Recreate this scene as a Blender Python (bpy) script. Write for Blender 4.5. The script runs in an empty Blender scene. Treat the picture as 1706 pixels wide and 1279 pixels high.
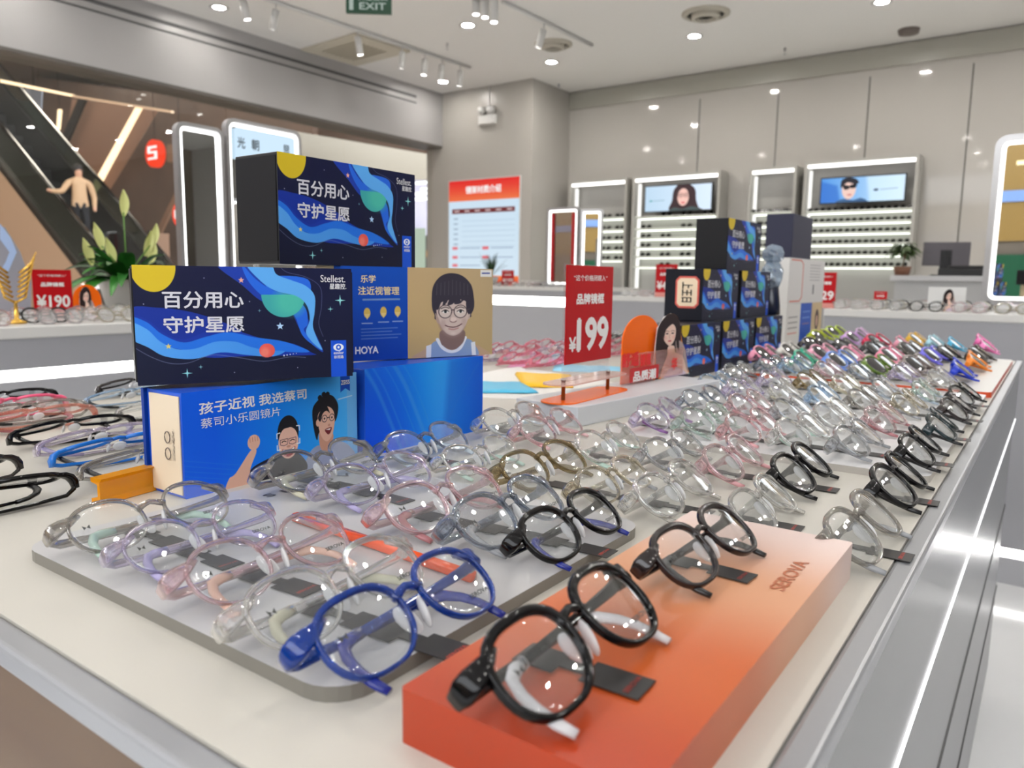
import bpy, math, random
import numpy as np
from mathutils import Matrix, Vector

SC = bpy.context.scene
COL = SC.collection
random.seed(7)
PI = math.pi

# ------------------------------------------------------------------ camera
W, H, F = 1706.0, 1279.0, 1265.0
CAM = Vector((0.0, 0.0, 1.086))
RC = Matrix(((0.8133, -0.0911, 0.5747), (0.5816, 0.1030, -0.8070), (0.0141, 0.9905, 0.1366)))
def _ortho():
    d1 = Vector(((1767 - 853) / F, -(478 - 639.5) / F, -1.0)).normalized()
    p = Vector(((767 - 853) / F, -(464 - 639.5) / F, -1.0))
    up = d1.cross(p).normalized()
    if up.y < 0: up = -up
    X = d1.cross(up)
    return Matrix((X, d1, up))
RC = _ortho()
cd = bpy.data.cameras.new('camera')
cam = bpy.data.objects.new('camera', cd); COL.objects.link(cam)
cam.matrix_world = Matrix.Translation(CAM) @ RC.to_4x4()
cd.sensor_fit = 'HORIZONTAL'; cd.sensor_width = 9.17; cd.lens = 9.17 * F / W
cd.clip_start = 0.02; cd.clip_end = 80
cd.dof.use_dof = True; cd.dof.focus_distance = 0.62; cd.dof.aperture_fstop = 2.6
SC.camera = cam
SC.view_settings.view_transform = 'Standard'; SC.view_settings.look = 'None'
SC.view_settings.exposure = -0.04; SC.view_settings.gamma = 1.0
SC.view_settings.use_curve_mapping = False
c = SC.cycles
c.max_bounces = 10; c.transparent_max_bounces = 48; c.glossy_bounces = 5; c.transmission_bounces = 8; c.diffuse_bounces = 3
c.sample_clamp_indirect = 6.0; c.caustics_reflective = False; c.caustics_refractive = False
c.use_denoising = True

# ------------------------------------------------------------------ world (soft light of the mall beyond the open sides)
wd = bpy.data.worlds.new('world'); SC.world = wd; wd.use_nodes = True
bg = wd.node_tree.nodes['Background']
bg.inputs[0].default_value = (0.93, 0.96, 1.0, 1); bg.inputs[1].default_value = 5.0
LAMP_STRENGTH = 200.0          # ceiling downlights (emissive lenses, built further down)
STRIP = 16.0

def ray(u, v): return RC @ Vector(((u - 853.0) / F, -(v - 639.5) / F, -1.0))
def PZ(u, v, z): d = ray(u, v); return CAM + d * ((z - CAM.z) / d.z)
def PX(u, v, x): d = ray(u, v); return CAM + d * ((x - CAM.x) / d.x)
def PY(u, v, y): d = ray(u, v); return CAM + d * ((y - CAM.y) / d.y)

# ------------------------------------------------------------------ materials
def lin(c):
    return tuple((x / 12.92 if x <= .04045 else ((x + .055) / 1.055) ** 2.4) for x in c)
def rgb(r, g, b): return lin((r / 255., g / 255., b / 255.))
_M = {}
def mat(name, col=(.8, .8, .8), rough=.5, metal=0., spec=.5, emit=None, es=1., coat=0., alpha=1.):
    if name in _M: return _M[name]
    m = bpy.data.materials.new(name); m.use_nodes = True; _M[name] = m
    b = m.node_tree.nodes['Principled BSDF']
    b.inputs['Base Color'].default_value = (*col, 1); b.inputs['Roughness'].default_value = rough
    b.inputs['Metallic'].default_value = metal; b.inputs['Specular IOR Level'].default_value = spec
    b.inputs['Coat Weight'].default_value = coat
    if emit:
        b.inputs['Emission Color'].default_value = (*emit, 1); b.inputs['Emission Strength'].default_value = es
    if alpha < 1: b.inputs['Alpha'].default_value = alpha
    m.diffuse_color = (*col, 1)
    return m
def glow(name, col, s):
    if name in _M: return _M[name]
    m = bpy.data.materials.new(name); m.use_nodes = True; _M[name] = m
    nt = m.node_tree; nt.nodes.clear()
    e = nt.nodes.new('ShaderNodeEmission'); o = nt.nodes.new('ShaderNodeOutputMaterial')
    e.inputs[0].default_value = (*col, 1); e.inputs[1].default_value = s
    nt.links.new(e.outputs[0], o.inputs[0]); return m
def clear(name, tint, dark=None, body=.10, edge=.55, rough=.04, ior=1.5):
    """see-through plastic: tinted transmission, fuller colour towards grazing edges, Fresnel gloss"""
    if name in _M: return _M[name]
    m = bpy.data.materials.new(name); m.use_nodes = True; _M[name] = m
    nt = m.node_tree; nt.nodes.clear(); N = nt.nodes.new; L = nt.links.new
    dark = dark or tuple(x * .45 for x in tint)
    tr = N('ShaderNodeBsdfTransparent'); tr.inputs[0].default_value = (*tint, 1)
    df = N('ShaderNodeBsdfDiffuse'); df.inputs[0].default_value = (*dark, 1)
    gl = N('ShaderNodeBsdfGlossy'); gl.inputs['Roughness'].default_value = rough; gl.inputs[0].default_value = (1, 1, 1, 1)
    lw = N('ShaderNodeLayerWeight'); lw.inputs[0].default_value = .35
    mr = N('ShaderNodeMapRange'); mr.inputs['To Min'].default_value = body; mr.inputs['To Max'].default_value = edge
    L(lw.outputs['Facing'], mr.inputs['Value'])
    m1 = N('ShaderNodeMixShader'); L(mr.outputs[0], m1.inputs[0]); L(tr.outputs[0], m1.inputs[1]); L(df.outputs[0], m1.inputs[2])
    fr = N('ShaderNodeFresnel'); ge = N('ShaderNodeNewGeometry'); mi = N('ShaderNodeMapRange')
    mi.inputs['To Min'].default_value = ior; mi.inputs['To Max'].default_value = 1 / ior     # same gloss on both faces of a thin sheet
    L(ge.outputs['Backfacing'], mi.inputs['Value']); L(mi.outputs[0], fr.inputs[0])
    m2 = N('ShaderNodeMixShader'); L(fr.outputs[0], m2.inputs[0]); L(m1.outputs[0], m2.inputs[1]); L(gl.outputs[0], m2.inputs[2])
    o = N('ShaderNodeOutputMaterial'); L(m2.outputs[0], o.inputs[0]); return m
def crystal(name, tint, body=.72, dark=None):
    """crystal acetate: part refracting glass, part straight transmission, a little body colour"""
    if name in _M: return _M[name]
    m = bpy.data.materials.new(name); m.use_nodes = True; _M[name] = m
    nt = m.node_tree; nt.nodes.clear(); N = nt.nodes.new; L = nt.links.new
    g = N('ShaderNodeBsdfGlass'); g.inputs[0].default_value = (*tint, 1); g.inputs['Roughness'].default_value = .02; g.inputs['IOR'].default_value = 1.42
    t = N('ShaderNodeBsdfTransparent'); t.inputs[0].default_value = (*tint, 1)
    x = N('ShaderNodeMixShader'); x.inputs[0].default_value = body
    L(t.outputs[0], x.inputs[1]); L(g.outputs[0], x.inputs[2])
    d = N('ShaderNodeBsdfDiffuse'); d.inputs[0].default_value = (*(dark or tint), 1)
    y = N('ShaderNodeMixShader'); y.inputs[0].default_value = .05 if dark is None else .085
    L(x.outputs[0], y.inputs[1]); L(d.outputs[0], y.inputs[2])
    o = N('ShaderNodeOutputMaterial'); L(y.outputs[0], o.inputs[0]); return m
def noisy(name, a, b, scale=4., rough=.4, detail=3., stretch=(1, 1, 1), spec=.5, coat=0., bump=0.):
    if name in _M: return _M[name]
    m = mat(name, a, rough, spec=spec, coat=coat); nt = m.node_tree; N = nt.nodes.new; L = nt.links.new
    tc = N('ShaderNodeTexCoord'); mp = N('ShaderNodeMapping'); mp.inputs['Scale'].default_value = stretch
    nz = N('ShaderNodeTexNoise'); nz.inputs['Scale'].default_value = scale; nz.inputs['Detail'].default_value = detail
    cr = N('ShaderNodeValToRGB'); cr.color_ramp.elements[0].color = (*a, 1); cr.color_ramp.elements[1].color = (*b, 1)
    cr.color_ramp.elements[0].position = .35; cr.color_ramp.elements[1].position = .65
    L(tc.outputs['Object'], mp.inputs[0]); L(mp.outputs[0], nz.inputs['Vector']); L(nz.outputs['Fac'], cr.inputs[0])
    L(cr.outputs[0], nt.nodes['Principled BSDF'].inputs['Base Color']); return m
def grad(name, stops, axis, lo, hi, rough=.3):
    """a printed colour fade along one object axis"""
    m = mat(name, stops[0][1], rough); nt = m.node_tree; N = nt.nodes.new; L = nt.links.new
    tc = N('ShaderNodeTexCoord'); sp = N('ShaderNodeSeparateXYZ'); mr = N('ShaderNodeMapRange')
    mr.inputs['From Min'].default_value = lo; mr.inputs['From Max'].default_value = hi
    cr = N('ShaderNodeValToRGB'); cr.color_ramp.interpolation = 'EASE'
    while len(cr.color_ramp.elements) < len(stops): cr.color_ramp.elements.new(.5)
    for e, (p, cc) in zip(cr.color_ramp.elements, stops): e.position = p; e.color = (*cc, 1)
    L(tc.outputs['Object'], sp.inputs[0]); L(sp.outputs[axis], mr.inputs[0]); L(mr.outputs[0], cr.inputs[0])
    L(cr.outputs[0], nt.nodes['Principled BSDF'].inputs['Base Color']); return m
def ink(name='printed_ink', rough=.45, emit=0.):
    if name in _M: return _M[name]
    m = mat(name, (.5, .5, .5), rough, spec=.08 if emit else .25); nt = m.node_tree
    a = nt.nodes.new('ShaderNodeAttribute'); a.attribute_name = 'Col'
    b = nt.nodes['Principled BSDF']
    if emit:
        b.inputs['Base Color'].default_value = (.02, .02, .02, 1)
        nt.links.new(a.outputs['Color'], b.inputs['Emission Color']); b.inputs['Emission Strength'].default_value = emit
    else: nt.links.new(a.outputs['Color'], b.inputs['Base Color'])
    return m

# ------------------------------------------------------------------ mesh builder
class MB:
    def __init__(s): s.v = []; s.f = []; s.m = []; s.sm = []; s.k = 0; s.smooth = False; s.T = None
    def add(s, vs, fs, k=None, smooth=None):
        n = len(s.v)
        s.v += [tuple(s.T @ Vector(p)) for p in vs] if s.T is not None else [tuple(p) for p in vs]
        for f in fs:
            s.f.append(tuple(i + n for i in f)); s.m.append(s.k if k is None else k); s.sm.append(s.smooth if smooth is None else smooth)
        return s
    def box(s, x0, x1, y0, y1, z0, z1, k=None):
        v = [(x0, y0, z0), (x1, y0, z0), (x1, y1, z0), (x0, y1, z0), (x0, y0, z1), (x1, y0, z1), (x1, y1, z1), (x0, y1, z1)]
        return s.add(v, [(0, 3, 2, 1), (4, 5, 6, 7), (0, 1, 5, 4), (1, 2, 6, 5), (2, 3, 7, 6), (3, 0, 4, 7)], k)
    def prism(s, pts, d, k=None, smooth=False):
        """pts: 3D outline, d: extrusion vector"""
        n = len(pts); d = Vector(d); a = [Vector(p) for p in pts]
        nrm = Vector((0, 0, 0))
        for i in range(n): nrm += a[i].cross(a[(i + 1) % n])
        if nrm.dot(d) > 0: a.reverse()
        v = a + [p + d for p in a]
        f = [tuple(range(n)), tuple(range(2 * n - 1, n - 1, -1))]
        s.add(v, f, k, False)
        s.add(v, [(i, i + n, (i + 1) % n + n, (i + 1) % n) for i in range(n)], k, smooth); return s
    def tube(s, path, r, n=8, k=None, closed=False, caps=True, up=(0, 0, 1), smooth=True, sq=False):
        """sweep; r: radius | (ra, rb) | list per point. ra along side vector, rb along up"""
        P = [Vector(p) for p in path]; m = len(P); up0 = Vector(up); vs = []
        for i, p in enumerate(P):
            if closed: t = P[(i + 1) % m] - P[i - 1]
            else: t = P[min(i + 1, m - 1)] - P[max(i - 1, 0)]
            t = t.normalized() if t.length > 1e-9 else Vector((1, 0, 0))
            sd = t.cross(up0)
            if sd.length < 1e-5: sd = t.cross(Vector((0.3, 1, 0)))
            sd.normalize(); u = sd.cross(t)
            ri = r[i] if isinstance(r, list) else r
            ra, rb = ri if isinstance(ri, tuple) else (ri, ri)
            for j in range(n):
                a = 2 * PI * (j + .5) / n; ca, sa = math.cos(a), math.sin(a)
                if sq: ca = math.copysign(abs(ca) ** .5, ca); sa = math.copysign(abs(sa) ** .5, sa)
                vs.append(p + sd * (ra * ca) + u * (rb * sa))
        fs = []
        for i in range(m if closed else m - 1):
            i2 = (i + 1) % m
            for j in range(n):
                j2 = (j + 1) % n; fs.append((i * n + j, i * n + j2, i2 * n + j2, i2 * n + j))
        if caps and not closed: fs += [tuple(range(n - 1, -1, -1)), tuple(range((m - 1) * n, m * n))]
        return s.add(vs, fs, k, smooth)
    def lathe(s, prof, n=24, k=None, cx=0, cy=0, smooth=True, cz=0, caps=True):
        vs = []; m = len(prof)
        for r, z in prof:
            for j in range(n): a = 2 * PI * j / n; vs.append((cx + r * math.cos(a), cy + r * math.sin(a), z + cz))
        fs = [(i * n + j, i * n + (j + 1) % n, (i + 1) * n + (j + 1) % n, (i + 1) * n + j) for i in range(m - 1) for j in range(n)]
        if caps: fs += [tuple(range(n - 1, -1, -1)), tuple(range((m - 1) * n, m * n))]
        return s.add(vs, fs, k, smooth)
    def mesh(s, name, mats):
        me = bpy.data.meshes.new(name); me.from_pydata(s.v, [], s.f)
        for m in (mats if isinstance(mats, (list, tuple)) else [mats]): me.materials.append(m)
        me.polygons.foreach_set('material_index', s.m); me.polygons.foreach_set('use_smooth', s.sm); me.update(); return me
    def build(s, name, mats, parent=None, bevel=0., seg=2):
        return link(name, s.mesh(name, mats), parent, bevel, seg)
def link(name, me, parent=None, bevel=0., seg=2):
    o = bpy.data.objects.new(name, me); COL.objects.link(o)
    if parent: o.parent = parent
    if bevel:
        b = o.modifiers.new('edge', 'BEVEL'); b.width = bevel; b.segments = seg; b.limit_method = 'ANGLE'
    return o
def tag(o, label, cat, group=None, kind=None):
    o['label'] = label; o['category'] = cat
    if group: o['group'] = group
    if kind: o['kind'] = kind
    return o
def thing(name, label, cat, loc=(0, 0, 0), rz=0., group=None, M=None):
    o = bpy.data.objects.new(name, None); COL.objects.link(o); o.empty_display_size = .02
    if M is not None: o.matrix_world = M
    else: o.location = loc; o.rotation_euler = (0, 0, rz)
    return tag(o, label, cat, group)
def struct(name, mb, mats, bevel=0.):
    o = mb.build(name, mats, None, bevel); o['kind'] = 'structure'; return o
def rrect(w, h, r, n=6, cx=0., cy=0.):
    out = []
    for sx, sy, a0 in ((1, 1, 0), (-1, 1, 90), (-1, -1, 180), (1, -1, 270)):
        for i in range(n + 1):
            a = math.radians(a0 + 90 * i / n); out.append((cx + sx * (w / 2 - r) + r * math.cos(a), cy + sy * (h / 2 - r) + r * math.sin(a)))
    return out

# ------------------------------------------------------------------ lettering
_TC = {}
def text_data(body, bold=0.):
    key = (body, bold)
    if key in _TC: return _TC[key]
    cu = bpy.data.curves.new('lettering', 'FONT'); cu.body = body; cu.size = 1.0; cu.offset = bold; cu.resolution_u = 3; cu.fill_mode = 'FRONT'
    o = bpy.data.objects.new('lettering', cu); COL.objects.link(o)
    dg = bpy.context.evaluated_depsgraph_get(); me = bpy.data.meshes.new_from_object(o.evaluated_get(dg))
    v = [tuple(p.co) for p in me.vertices]; f = [tuple(p.vertices) for p in me.polygons]
    bpy.data.objects.remove(o); bpy.data.curves.remove(cu); bpy.data.meshes.remove(me)
    xs = [p[0] for p in v]; ys = [p[1] for p in v]
    _TC[key] = (v, f, min(xs), max(xs), min(ys), max(ys)); return _TC[key]
def letters(mb, body, cx, cz, w, h, bold=0., k=None, y=0.):
    """lettering in the local xz plane facing -y, fitted to w x h around (cx, cz)"""
    v, f, x0, x1, y0, y1 = text_data(body)
    sx = w / (x1 - x0 + 2 * bold); sy = h / (y1 - y0 + 2 * bold)
    for i, (ox, oy) in enumerate(((0, 0), (1, 0), (-1, 0), (0, 1), (0, -1)) if bold > .008 else ((0, 0),)):     # heavier strokes: overprinted copies
        mb.add([(cx + (p[0] - (x0 + x1) / 2 + ox * bold) * sx, y - 1e-6 * i, cz + (p[1] - (y0 + y1) / 2 + oy * bold) * sy) for p in v], f, k, False)

# ------------------------------------------------------------------ print painter (colour artwork stored on a fine mesh)
class Art:
    def __init__(s, asp, ny, bg):
        s.asp = asp; s.ny = ny; s.nx = int(round(ny * asp))
        u = (np.arange(s.nx) + .5) / s.nx; v = (np.arange(s.ny) + .5) / s.ny
        s.U, s.V = np.meshgrid(u, v); s.C = np.zeros((s.ny, s.nx, 3)); s.C[:] = np.array(bg) / 255.
    def mix(s, a, col): 
        col = np.asarray(col, float) / 255.; s.C = s.C * (1 - a[..., None]) + col * a[..., None]
    def fill(s, fn): s.C = np.clip(fn(s.U, s.V), 0, 1)
    def ell(s, cx, cy, rx, ry, col, a=1., soft=None, rot=0., half=None):
        x = (s.U - cx) * s.asp; y = s.V - cy; cr, sr = math.cos(rot), math.sin(rot)
        X = (x * cr + y * sr) / (rx * s.asp); Y = (-x * sr + y * cr) / ry
        d = np.sqrt(X * X + Y * Y) + 1e-9
        sf = soft if soft else 1.2 / s.ny / min(rx * s.asp, ry)
        m = np.clip((1 - d) / sf + .5, 0, 1) * a
        if half == 'low': m = m * (s.V > cy)
        s.mix(m, col)
    def poly(s, pts, col, a=1., soft=None, smooth=False, col2=None, gdir='v'):
        if smooth: pts = s.spl(pts, True)
        P = np.array(pts, float); P[:, 0] *= s.asp; X = s.U * s.asp; Y = s.V
        ins = np.zeros(X.shape, bool); D = np.full(X.shape, 9.)
        for i in range(len(P)):
            (x1, y1), (x2, y2) = P[i], P[(i + 1) % len(P)]
            if y1 != y2:
                ins ^= ((y1 > Y) != (y2 > Y)) & (X < (x2 - x1) * (Y - y1) / (y2 - y1) + x1)
            dx, dy = x2 - x1, y2 - y1; L = dx * dx + dy * dy + 1e-12
            t = np.clip(((X - x1) * dx + (Y - y1) * dy) / L, 0, 1)
            D = np.minimum(D, np.hypot(X - x1 - t * dx, Y - y1 - t * dy))
        sf = soft or 1.2 / s.ny
        m = np.clip(np.where(ins, D, -D) / sf + .5, 0, 1) * a
        if col2 is not None:
            g = s.V if gdir == 'v' else s.U; lo = min(p[1 if gdir == 'v' else 0] for p in pts); hi = max(p[1 if gdir == 'v' else 0] for p in pts)
            t = np.clip((g - lo) / (hi - lo + 1e-9), 0, 1)[..., None]
            colf = (np.array(col) * (1 - t) + np.array(col2) * t)
            s.C = s.C * (1 - m[..., None]) + colf / 255. * m[..., None]
        else: s.mix(m, col)
    def line(s, pts, w, col, a=1., smooth=False, closed=False, soft=None):
        if smooth: pts = s.spl(pts, closed)
        P = [(p[0] * s.asp, p[1]) for p in pts]; X = s.U * s.asp; Y = s.V; D = np.full(X.shape, 9.)
        n = len(P)
        for i in range(n if closed else n - 1):
            (x1, y1), (x2, y2) = P[i], P[(i + 1) % n]; dx, dy = x2 - x1, y2 - y1; L = dx * dx + dy * dy + 1e-12
            t = np.clip(((X - x1) * dx + (Y - y1) * dy) / L, 0, 1)
            D = np.minimum(D, np.hypot(X - x1 - t * dx, Y - y1 - t * dy))
        sf = soft or 1.2 / s.ny
        s.mix(np.clip((w / 2 - D) / sf + .5, 0, 1) * a, col)
    def star(s, cx, cy, r, col, n=5, inner=.45, a=1.):
        s.poly([(cx + (r if i % 2 == 0 else r * inner) * math.sin(PI * i / n) / s.asp, cy - (r if i % 2 == 0 else r * inner) * math.cos(PI * i / n)) for i in range(2 * n)], col, a)
    @staticmethod
    def spl(pts, closed=False, k=6):
        P = [np.array(p, float) for p in pts]; n = len(P); out = []
        for i in range(n if closed else n - 1):
            if closed: a, b, c2, d = P[i - 1], P[i], P[(i + 1) % n], P[(i + 2) % n]
            else: a, b, c2, d = P[max(i - 1, 0)], P[i], P[i + 1], P[min(i + 2, n - 1)]
            for j in range(k):
                t = j / k
                out.append(tuple(.5 * ((2 * b) + (c2 - a) * t + (2 * a - 5 * b + 4 * c2 - d) * t * t + (3 * b - a - 3 * c2 + d) * t ** 3)))
        if not closed: out.append(tuple(P[-1]))
        return out
    def mesh(s, name, w, h, material, mask=None):
        """panel in local xz plane (x 0..w, z 0..h), facing -y"""
        nx, ny = s.nx, s.ny
        xs = np.linspace(0, w, nx + 1); zs = np.linspace(h, 0, ny + 1)
        Xg, Zg = np.meshgrid(xs, zs); v = np.stack([Xg, np.zeros_like(Xg), Zg], -1).reshape(-1, 3)
        i = np.arange(ny)[:, None] * (nx + 1) + np.arange(nx)[None]
        q = np.stack([i, i + nx + 1, i + nx + 2, i + 1], -1).reshape(-1, 4)
        cols = s.C.reshape(-1, 3)
        if mask is not None: keep = mask.reshape(-1) > .5; q = q[keep]; cols = cols[keep]
        me = bpy.data.meshes.new(name); me.vertices.add(len(v)); me.vertices.foreach_set('co', v.ravel())
        me.loops.add(q.size); me.loops.foreach_set('vertex_index', q.ravel().astype(np.int32))
        me.polygons.add(len(q)); me.polygons.foreach_set('loop_start', np.arange(0, q.size, 4, dtype=np.int32))
        me.update(calc_edges=True)
        at = me.color_attributes.new('Col', 'FLOAT_COLOR', 'CORNER')
        C = np.clip(cols, 0, 1); C = np.where(C <= .04045, C / 12.92, ((C + .055) / 1.055) ** 2.4)
        C4 = np.concatenate([C, np.ones((len(C), 1))], 1); at.data.foreach_set('color', np.repeat(C4, 4, 0).ravel().astype(np.float32))
        me.materials.append(material); return me

# ------------------------------------------------------------------ common materials
WHITE = mat('white_laminate', rgb(196, 191, 181), .38)
METAL = mat('brushed_steel', rgb(160, 161, 164), .34, .45)
GREYP = mat('grey_metallic_panel', rgb(128, 128, 131), .26, .35)
LEDW = glow('led_white', (1, .98, .95), STRIP)
LAMP = glow('lamp_lens', (1, .96, .9), LAMP_STRENGTH)
BLACK = mat('gloss_black', rgb(8, 7, 9), .06, spec=.3)
DARK = mat('dark_plastic', rgb(30, 30, 33), .35)
WPLAS = mat('white_plastic', rgb(225, 224, 222), .4)
GLASSP = clear('window_glass', (.97, .985, .98), (.6, .7, .7), .0, .04, 0.)
MIRROR = mat('mirror', (.88, .9, .9), .01, 1.)
SILVER = mat('satin_silver', rgb(190, 190, 192), .3, .9)
GOLD = mat('gold', rgb(222, 176, 84), .25, .9)

# ------------------------------------------------------------------ the setting
ZC = 3.556
YW = 9.0
FLOOR = noisy('polished_tile', rgb(228, 228, 228), rgb(238, 238, 238), 1.2, .12)
struct('floor', MB().box(-7.2, 6, -6, 9.2, -.1, 0), FLOOR)
struct('floor_mall', MB().box(-34, -7.2, -8, 20, -.1, 0), noisy('mall_tile', rgb(182, 166, 150), rgb(196, 180, 164), .8, .25))
struct('ceiling', MB().box(-7.3, 9.2, -2.3, 9.2, ZC, ZC + .12), mat('ceiling_paint', rgb(245, 243, 239), .8))
WALLM = mat('gloss_grey_panel', rgb(190, 186, 180), .05, spec=.3)
struct('wall_back', MB().box(-5.54, 9.2, YW, YW + .15, 0, ZC), WALLM)
b = MB()
for u in (1159, 1287, 1435, 1602):
    x = PY(u, 330, YW).x; b.box(x - .006, x + .006, YW - .004, YW, 1.0, ZC - .3)
struct('trim_1', b, mat('seam', rgb(95, 92, 88), .5))
struct('trim_cove_reflection', MB().box(-5.54, 6, YW - .03, YW, ZC - .23, ZC - .02), mat('cove_reflection', rgb(172, 170, 160), .3))  # cove's reflection in the gloss wall, put in as a coloured strip
struct('wall_column', MB().box(-7.3, -5.54, 8.12, 9.2, 0, ZC), mat('column_panel', rgb(184, 180, 174), .28))
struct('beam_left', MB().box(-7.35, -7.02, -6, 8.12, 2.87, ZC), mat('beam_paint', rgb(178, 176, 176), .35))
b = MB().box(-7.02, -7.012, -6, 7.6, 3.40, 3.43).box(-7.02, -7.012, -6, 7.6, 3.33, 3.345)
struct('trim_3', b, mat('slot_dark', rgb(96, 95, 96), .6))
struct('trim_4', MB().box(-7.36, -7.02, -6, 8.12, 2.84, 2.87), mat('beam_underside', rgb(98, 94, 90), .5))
for i, (y0, y1) in enumerate(((-6, -1.6), (-1.59, 2.5), (2.51, 4.9), (4.91, 6.5), (6.51, 8.1))):
    w = struct('window_%d' % (i + 1), MB().box(-7.20, -7.188, y0, y1, .0, 2.84), GLASSP)
# mall beyond the glass
struct('ceiling_mall', MB().box(-8.6, -7.36, -8, 16, 3.15, 3.3), mat('mall_soffit', rgb(232, 216, 196), .6))
struct('ceiling_mall_light_stop', MB().box(-34, -7.36, -6., 20, 8.5, 8.6), mat('light_stop_roof', rgb(120, 104, 92), .7))  # unseen roof, added to keep world light off the mall
struct('wall_mall_light_stop', MB().box(-34, -7.3, -8.2, -8, 0, 8.5), mat('mall_brown_wall', rgb(116, 94, 82), .7))  # unseen end wall, added to block world light
struct('wall_mall', MB().box(-34, -33.8, -8, 20, 0, 8.5), mat('mall_dark_wall', rgb(92, 76, 66), .7))
struct('wall_mall_end', MB().box(-34, -7.3, 16, 16.2, 0, 8.5), mat('mall_brown_wall', rgb(116, 94, 82), .7))
p = [PX(u, v, -9.4) for u, v in ((470, 215), (745, 262), (745, 300), (470, 292))]
struct('wall_mall_fascia', MB().prism(p, (-.4, 0, 0)), mat('mall_fascia', rgb(140, 131, 117), .5))
p = [PX(u, v, -9.6) for u, v in ((690, 300), (745, 300), (745, 480), (690, 480))]
struct('wall_mall_shop', MB().prism(p, (-.2, 0, 0)), mat('shop_lilac', rgb(168, 164, 184), .5))
p = [PY(u, v, 14.) for u, v in ((0, 120), (520, 190), (520, 480), (0, 480))]
struct('wall_mall_panel', MB().prism(p, (0, .2, 0)), noisy('mall_brown_panel', rgb(104, 84, 74), rgb(120, 98, 86), .6, .4))

# the mall side behind the camera and to the right, as the mirrors and lenses see it
GOLDC = mat('gold_ceiling', rgb(140, 112, 60), .35)
struct('wall_front', MB().box(-7.3, 9, -6.2, -6, 0, 3.3), noisy('front_shops', rgb(64, 58, 52), rgb(120, 108, 94), .5, .5))
struct('wall_right', MB().box(9, 9.2, -6, 9.2, 0, 4.0), noisy('right_shops', rgb(96, 90, 84), rgb(150, 140, 128), .45, .4))
struct('trim_6', MB().box(-5.5, 1.5, -6, -5.97, 1.75, 3.3), GOLDC)
struct('trim_7', MB().box(-5.5, 1.5, -5.97, -5.95, 2.32, 2.48), mat('band_blue', rgb(120, 150, 200), .3))
struct('trim_8', MB().box(-3.2, -1.2, -6, -5.96, .4, 1.55), mat('shop_green', rgb(8, 74, 46), .4))
b = MB()
for i in range(14): b.box(-5.2 + .45 * i, -5.0 + .45 * i, -5.965, -5.955, 2.75 + .03 * (i % 4), 2.81 + .03 * (i % 4))
struct('trim_9', b, glow('gold_lamps', (1, .86, .5), 2.2))
struct('floor_right', MB().box(6, 9, -6, 9.2, -.1, 0), FLOOR)
# ------------------------------------------------------------------ ceiling lamps
lamps = [(x, y) for y in (7.65, 6.13, 4.47, 2.8, 1.1, -.6) for x in (-6.6, -4.97, -3.25, -1.51, .2, 1.9)]
lamps = [q for q in lamps if not (q[1] == 6.13 and q[0] != -4.97 and q[0] < -1) and not (q[1] == 4.47 and q[0] > -6 and q[0] < -1)]
ring = MB().lathe([(.055, 0), (.085, 0), (.088, -.006), (.078, -.010), (.056, -.006)], 28, caps=False).mesh('trim_ring', WPLAS)
lens_pts = [(.001, -.0035), (.054, -.0035), (.055, -.001)]
lens = MB().lathe(lens_pts, 24).mesh('lamp_lens', LAMP)
lens_b = MB().lathe(lens_pts, 24).mesh('lamp_lens', glow('lamp_lens_wall', (1, .96, .9), LAMP_STRENGTH * 2.6))    # brighter lamps of the rows that wash the back wall
for i in range(7):          # warm fill panels added above the mall, out of view, to brighten it
    for k in range(3):
        o = MB().box(-.6, .6, -.6, .6, -.03, 0).build('added_fill_panel', glow('fill_panel_glow', (1, .88, .74), 15.)); o.location = (-10. - 3.4 * i, -3. + 7. * k, 8.5); tag(o, 'added warm square fill panel above the mall, out of view', 'ceiling light', 'added fill panels above the mall')
for i, (x, y) in enumerate(lamps):
    t = thing('ceiling_downlight', 'round recessed white downlight set flush in the white ceiling', 'ceiling light', (x, y, ZC), 0, 'recessed downlights in the shop ceiling')
    link('trim_ring', ring, t); link('lamp_lens', lens_b if y > 4 and x > -6 else lens, t)
# ------------------------------------------------------------------ display counters
def counter(name, label, x0, x1, y0, y1, z, strip_side, zs0, zs1, base=.05):
    t = thing(name, label, 'counter', ((x0 + x1) / 2, (y0 + y1) / 2, 0))
    hx, hy = (x1 - x0) / 2, (y1 - y0) / 2
    MB().box(-hx, hx, -hy, hy, z - .03, z).build('counter_top', mat('counter_white', rgb(214, 212, 208), .3), t, .004)
    MB().box(-hx + .004, hx - .004, -hy + .004, hy - .004, zs1, z - .03).build('upper_panel', mat('counter_grey', rgb(158, 158, 162), .35), t)
    MB().box(-hx + .03, hx - .03, -hy + .03, hy - .03, zs0, zs1).build('light_strip', LEDW, t)
    MB().box(-hx - .01, hx + .01, -hy - .01, hy + .01, 0, zs0).build('base_panel', mat('counter_base', rgb(176, 176, 180), .35), t)
    return t
xl = -2.02
zl = PX(110, 541, xl).z
LCZ = zl
ZS1, ZS0 = PX(110, 610, xl).z, PX(110, 627, xl).z
counter('display_counter', 'long grey counter with glowing strip behind the pile of dark glasses by the storefront', xl - .75, xl, -.6, 2.6, zl, 'x', ZS0, ZS1)
ym = 5.3
x0, x1 = PY(640, 480, ym).x, PY(1000, 480, ym).x
MCZ = PY(870, 477, ym).z
counter('display_counter', 'grey counter with white light strip standing in front of the red-topped price poster', x0, x1, ym, ym + .7, MCZ, 'y', PY(870, 508, ym).z, PY(870, 494, ym).z)
yn2 = 4.3
NC2 = PY(1070, 494, yn2).z
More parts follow.
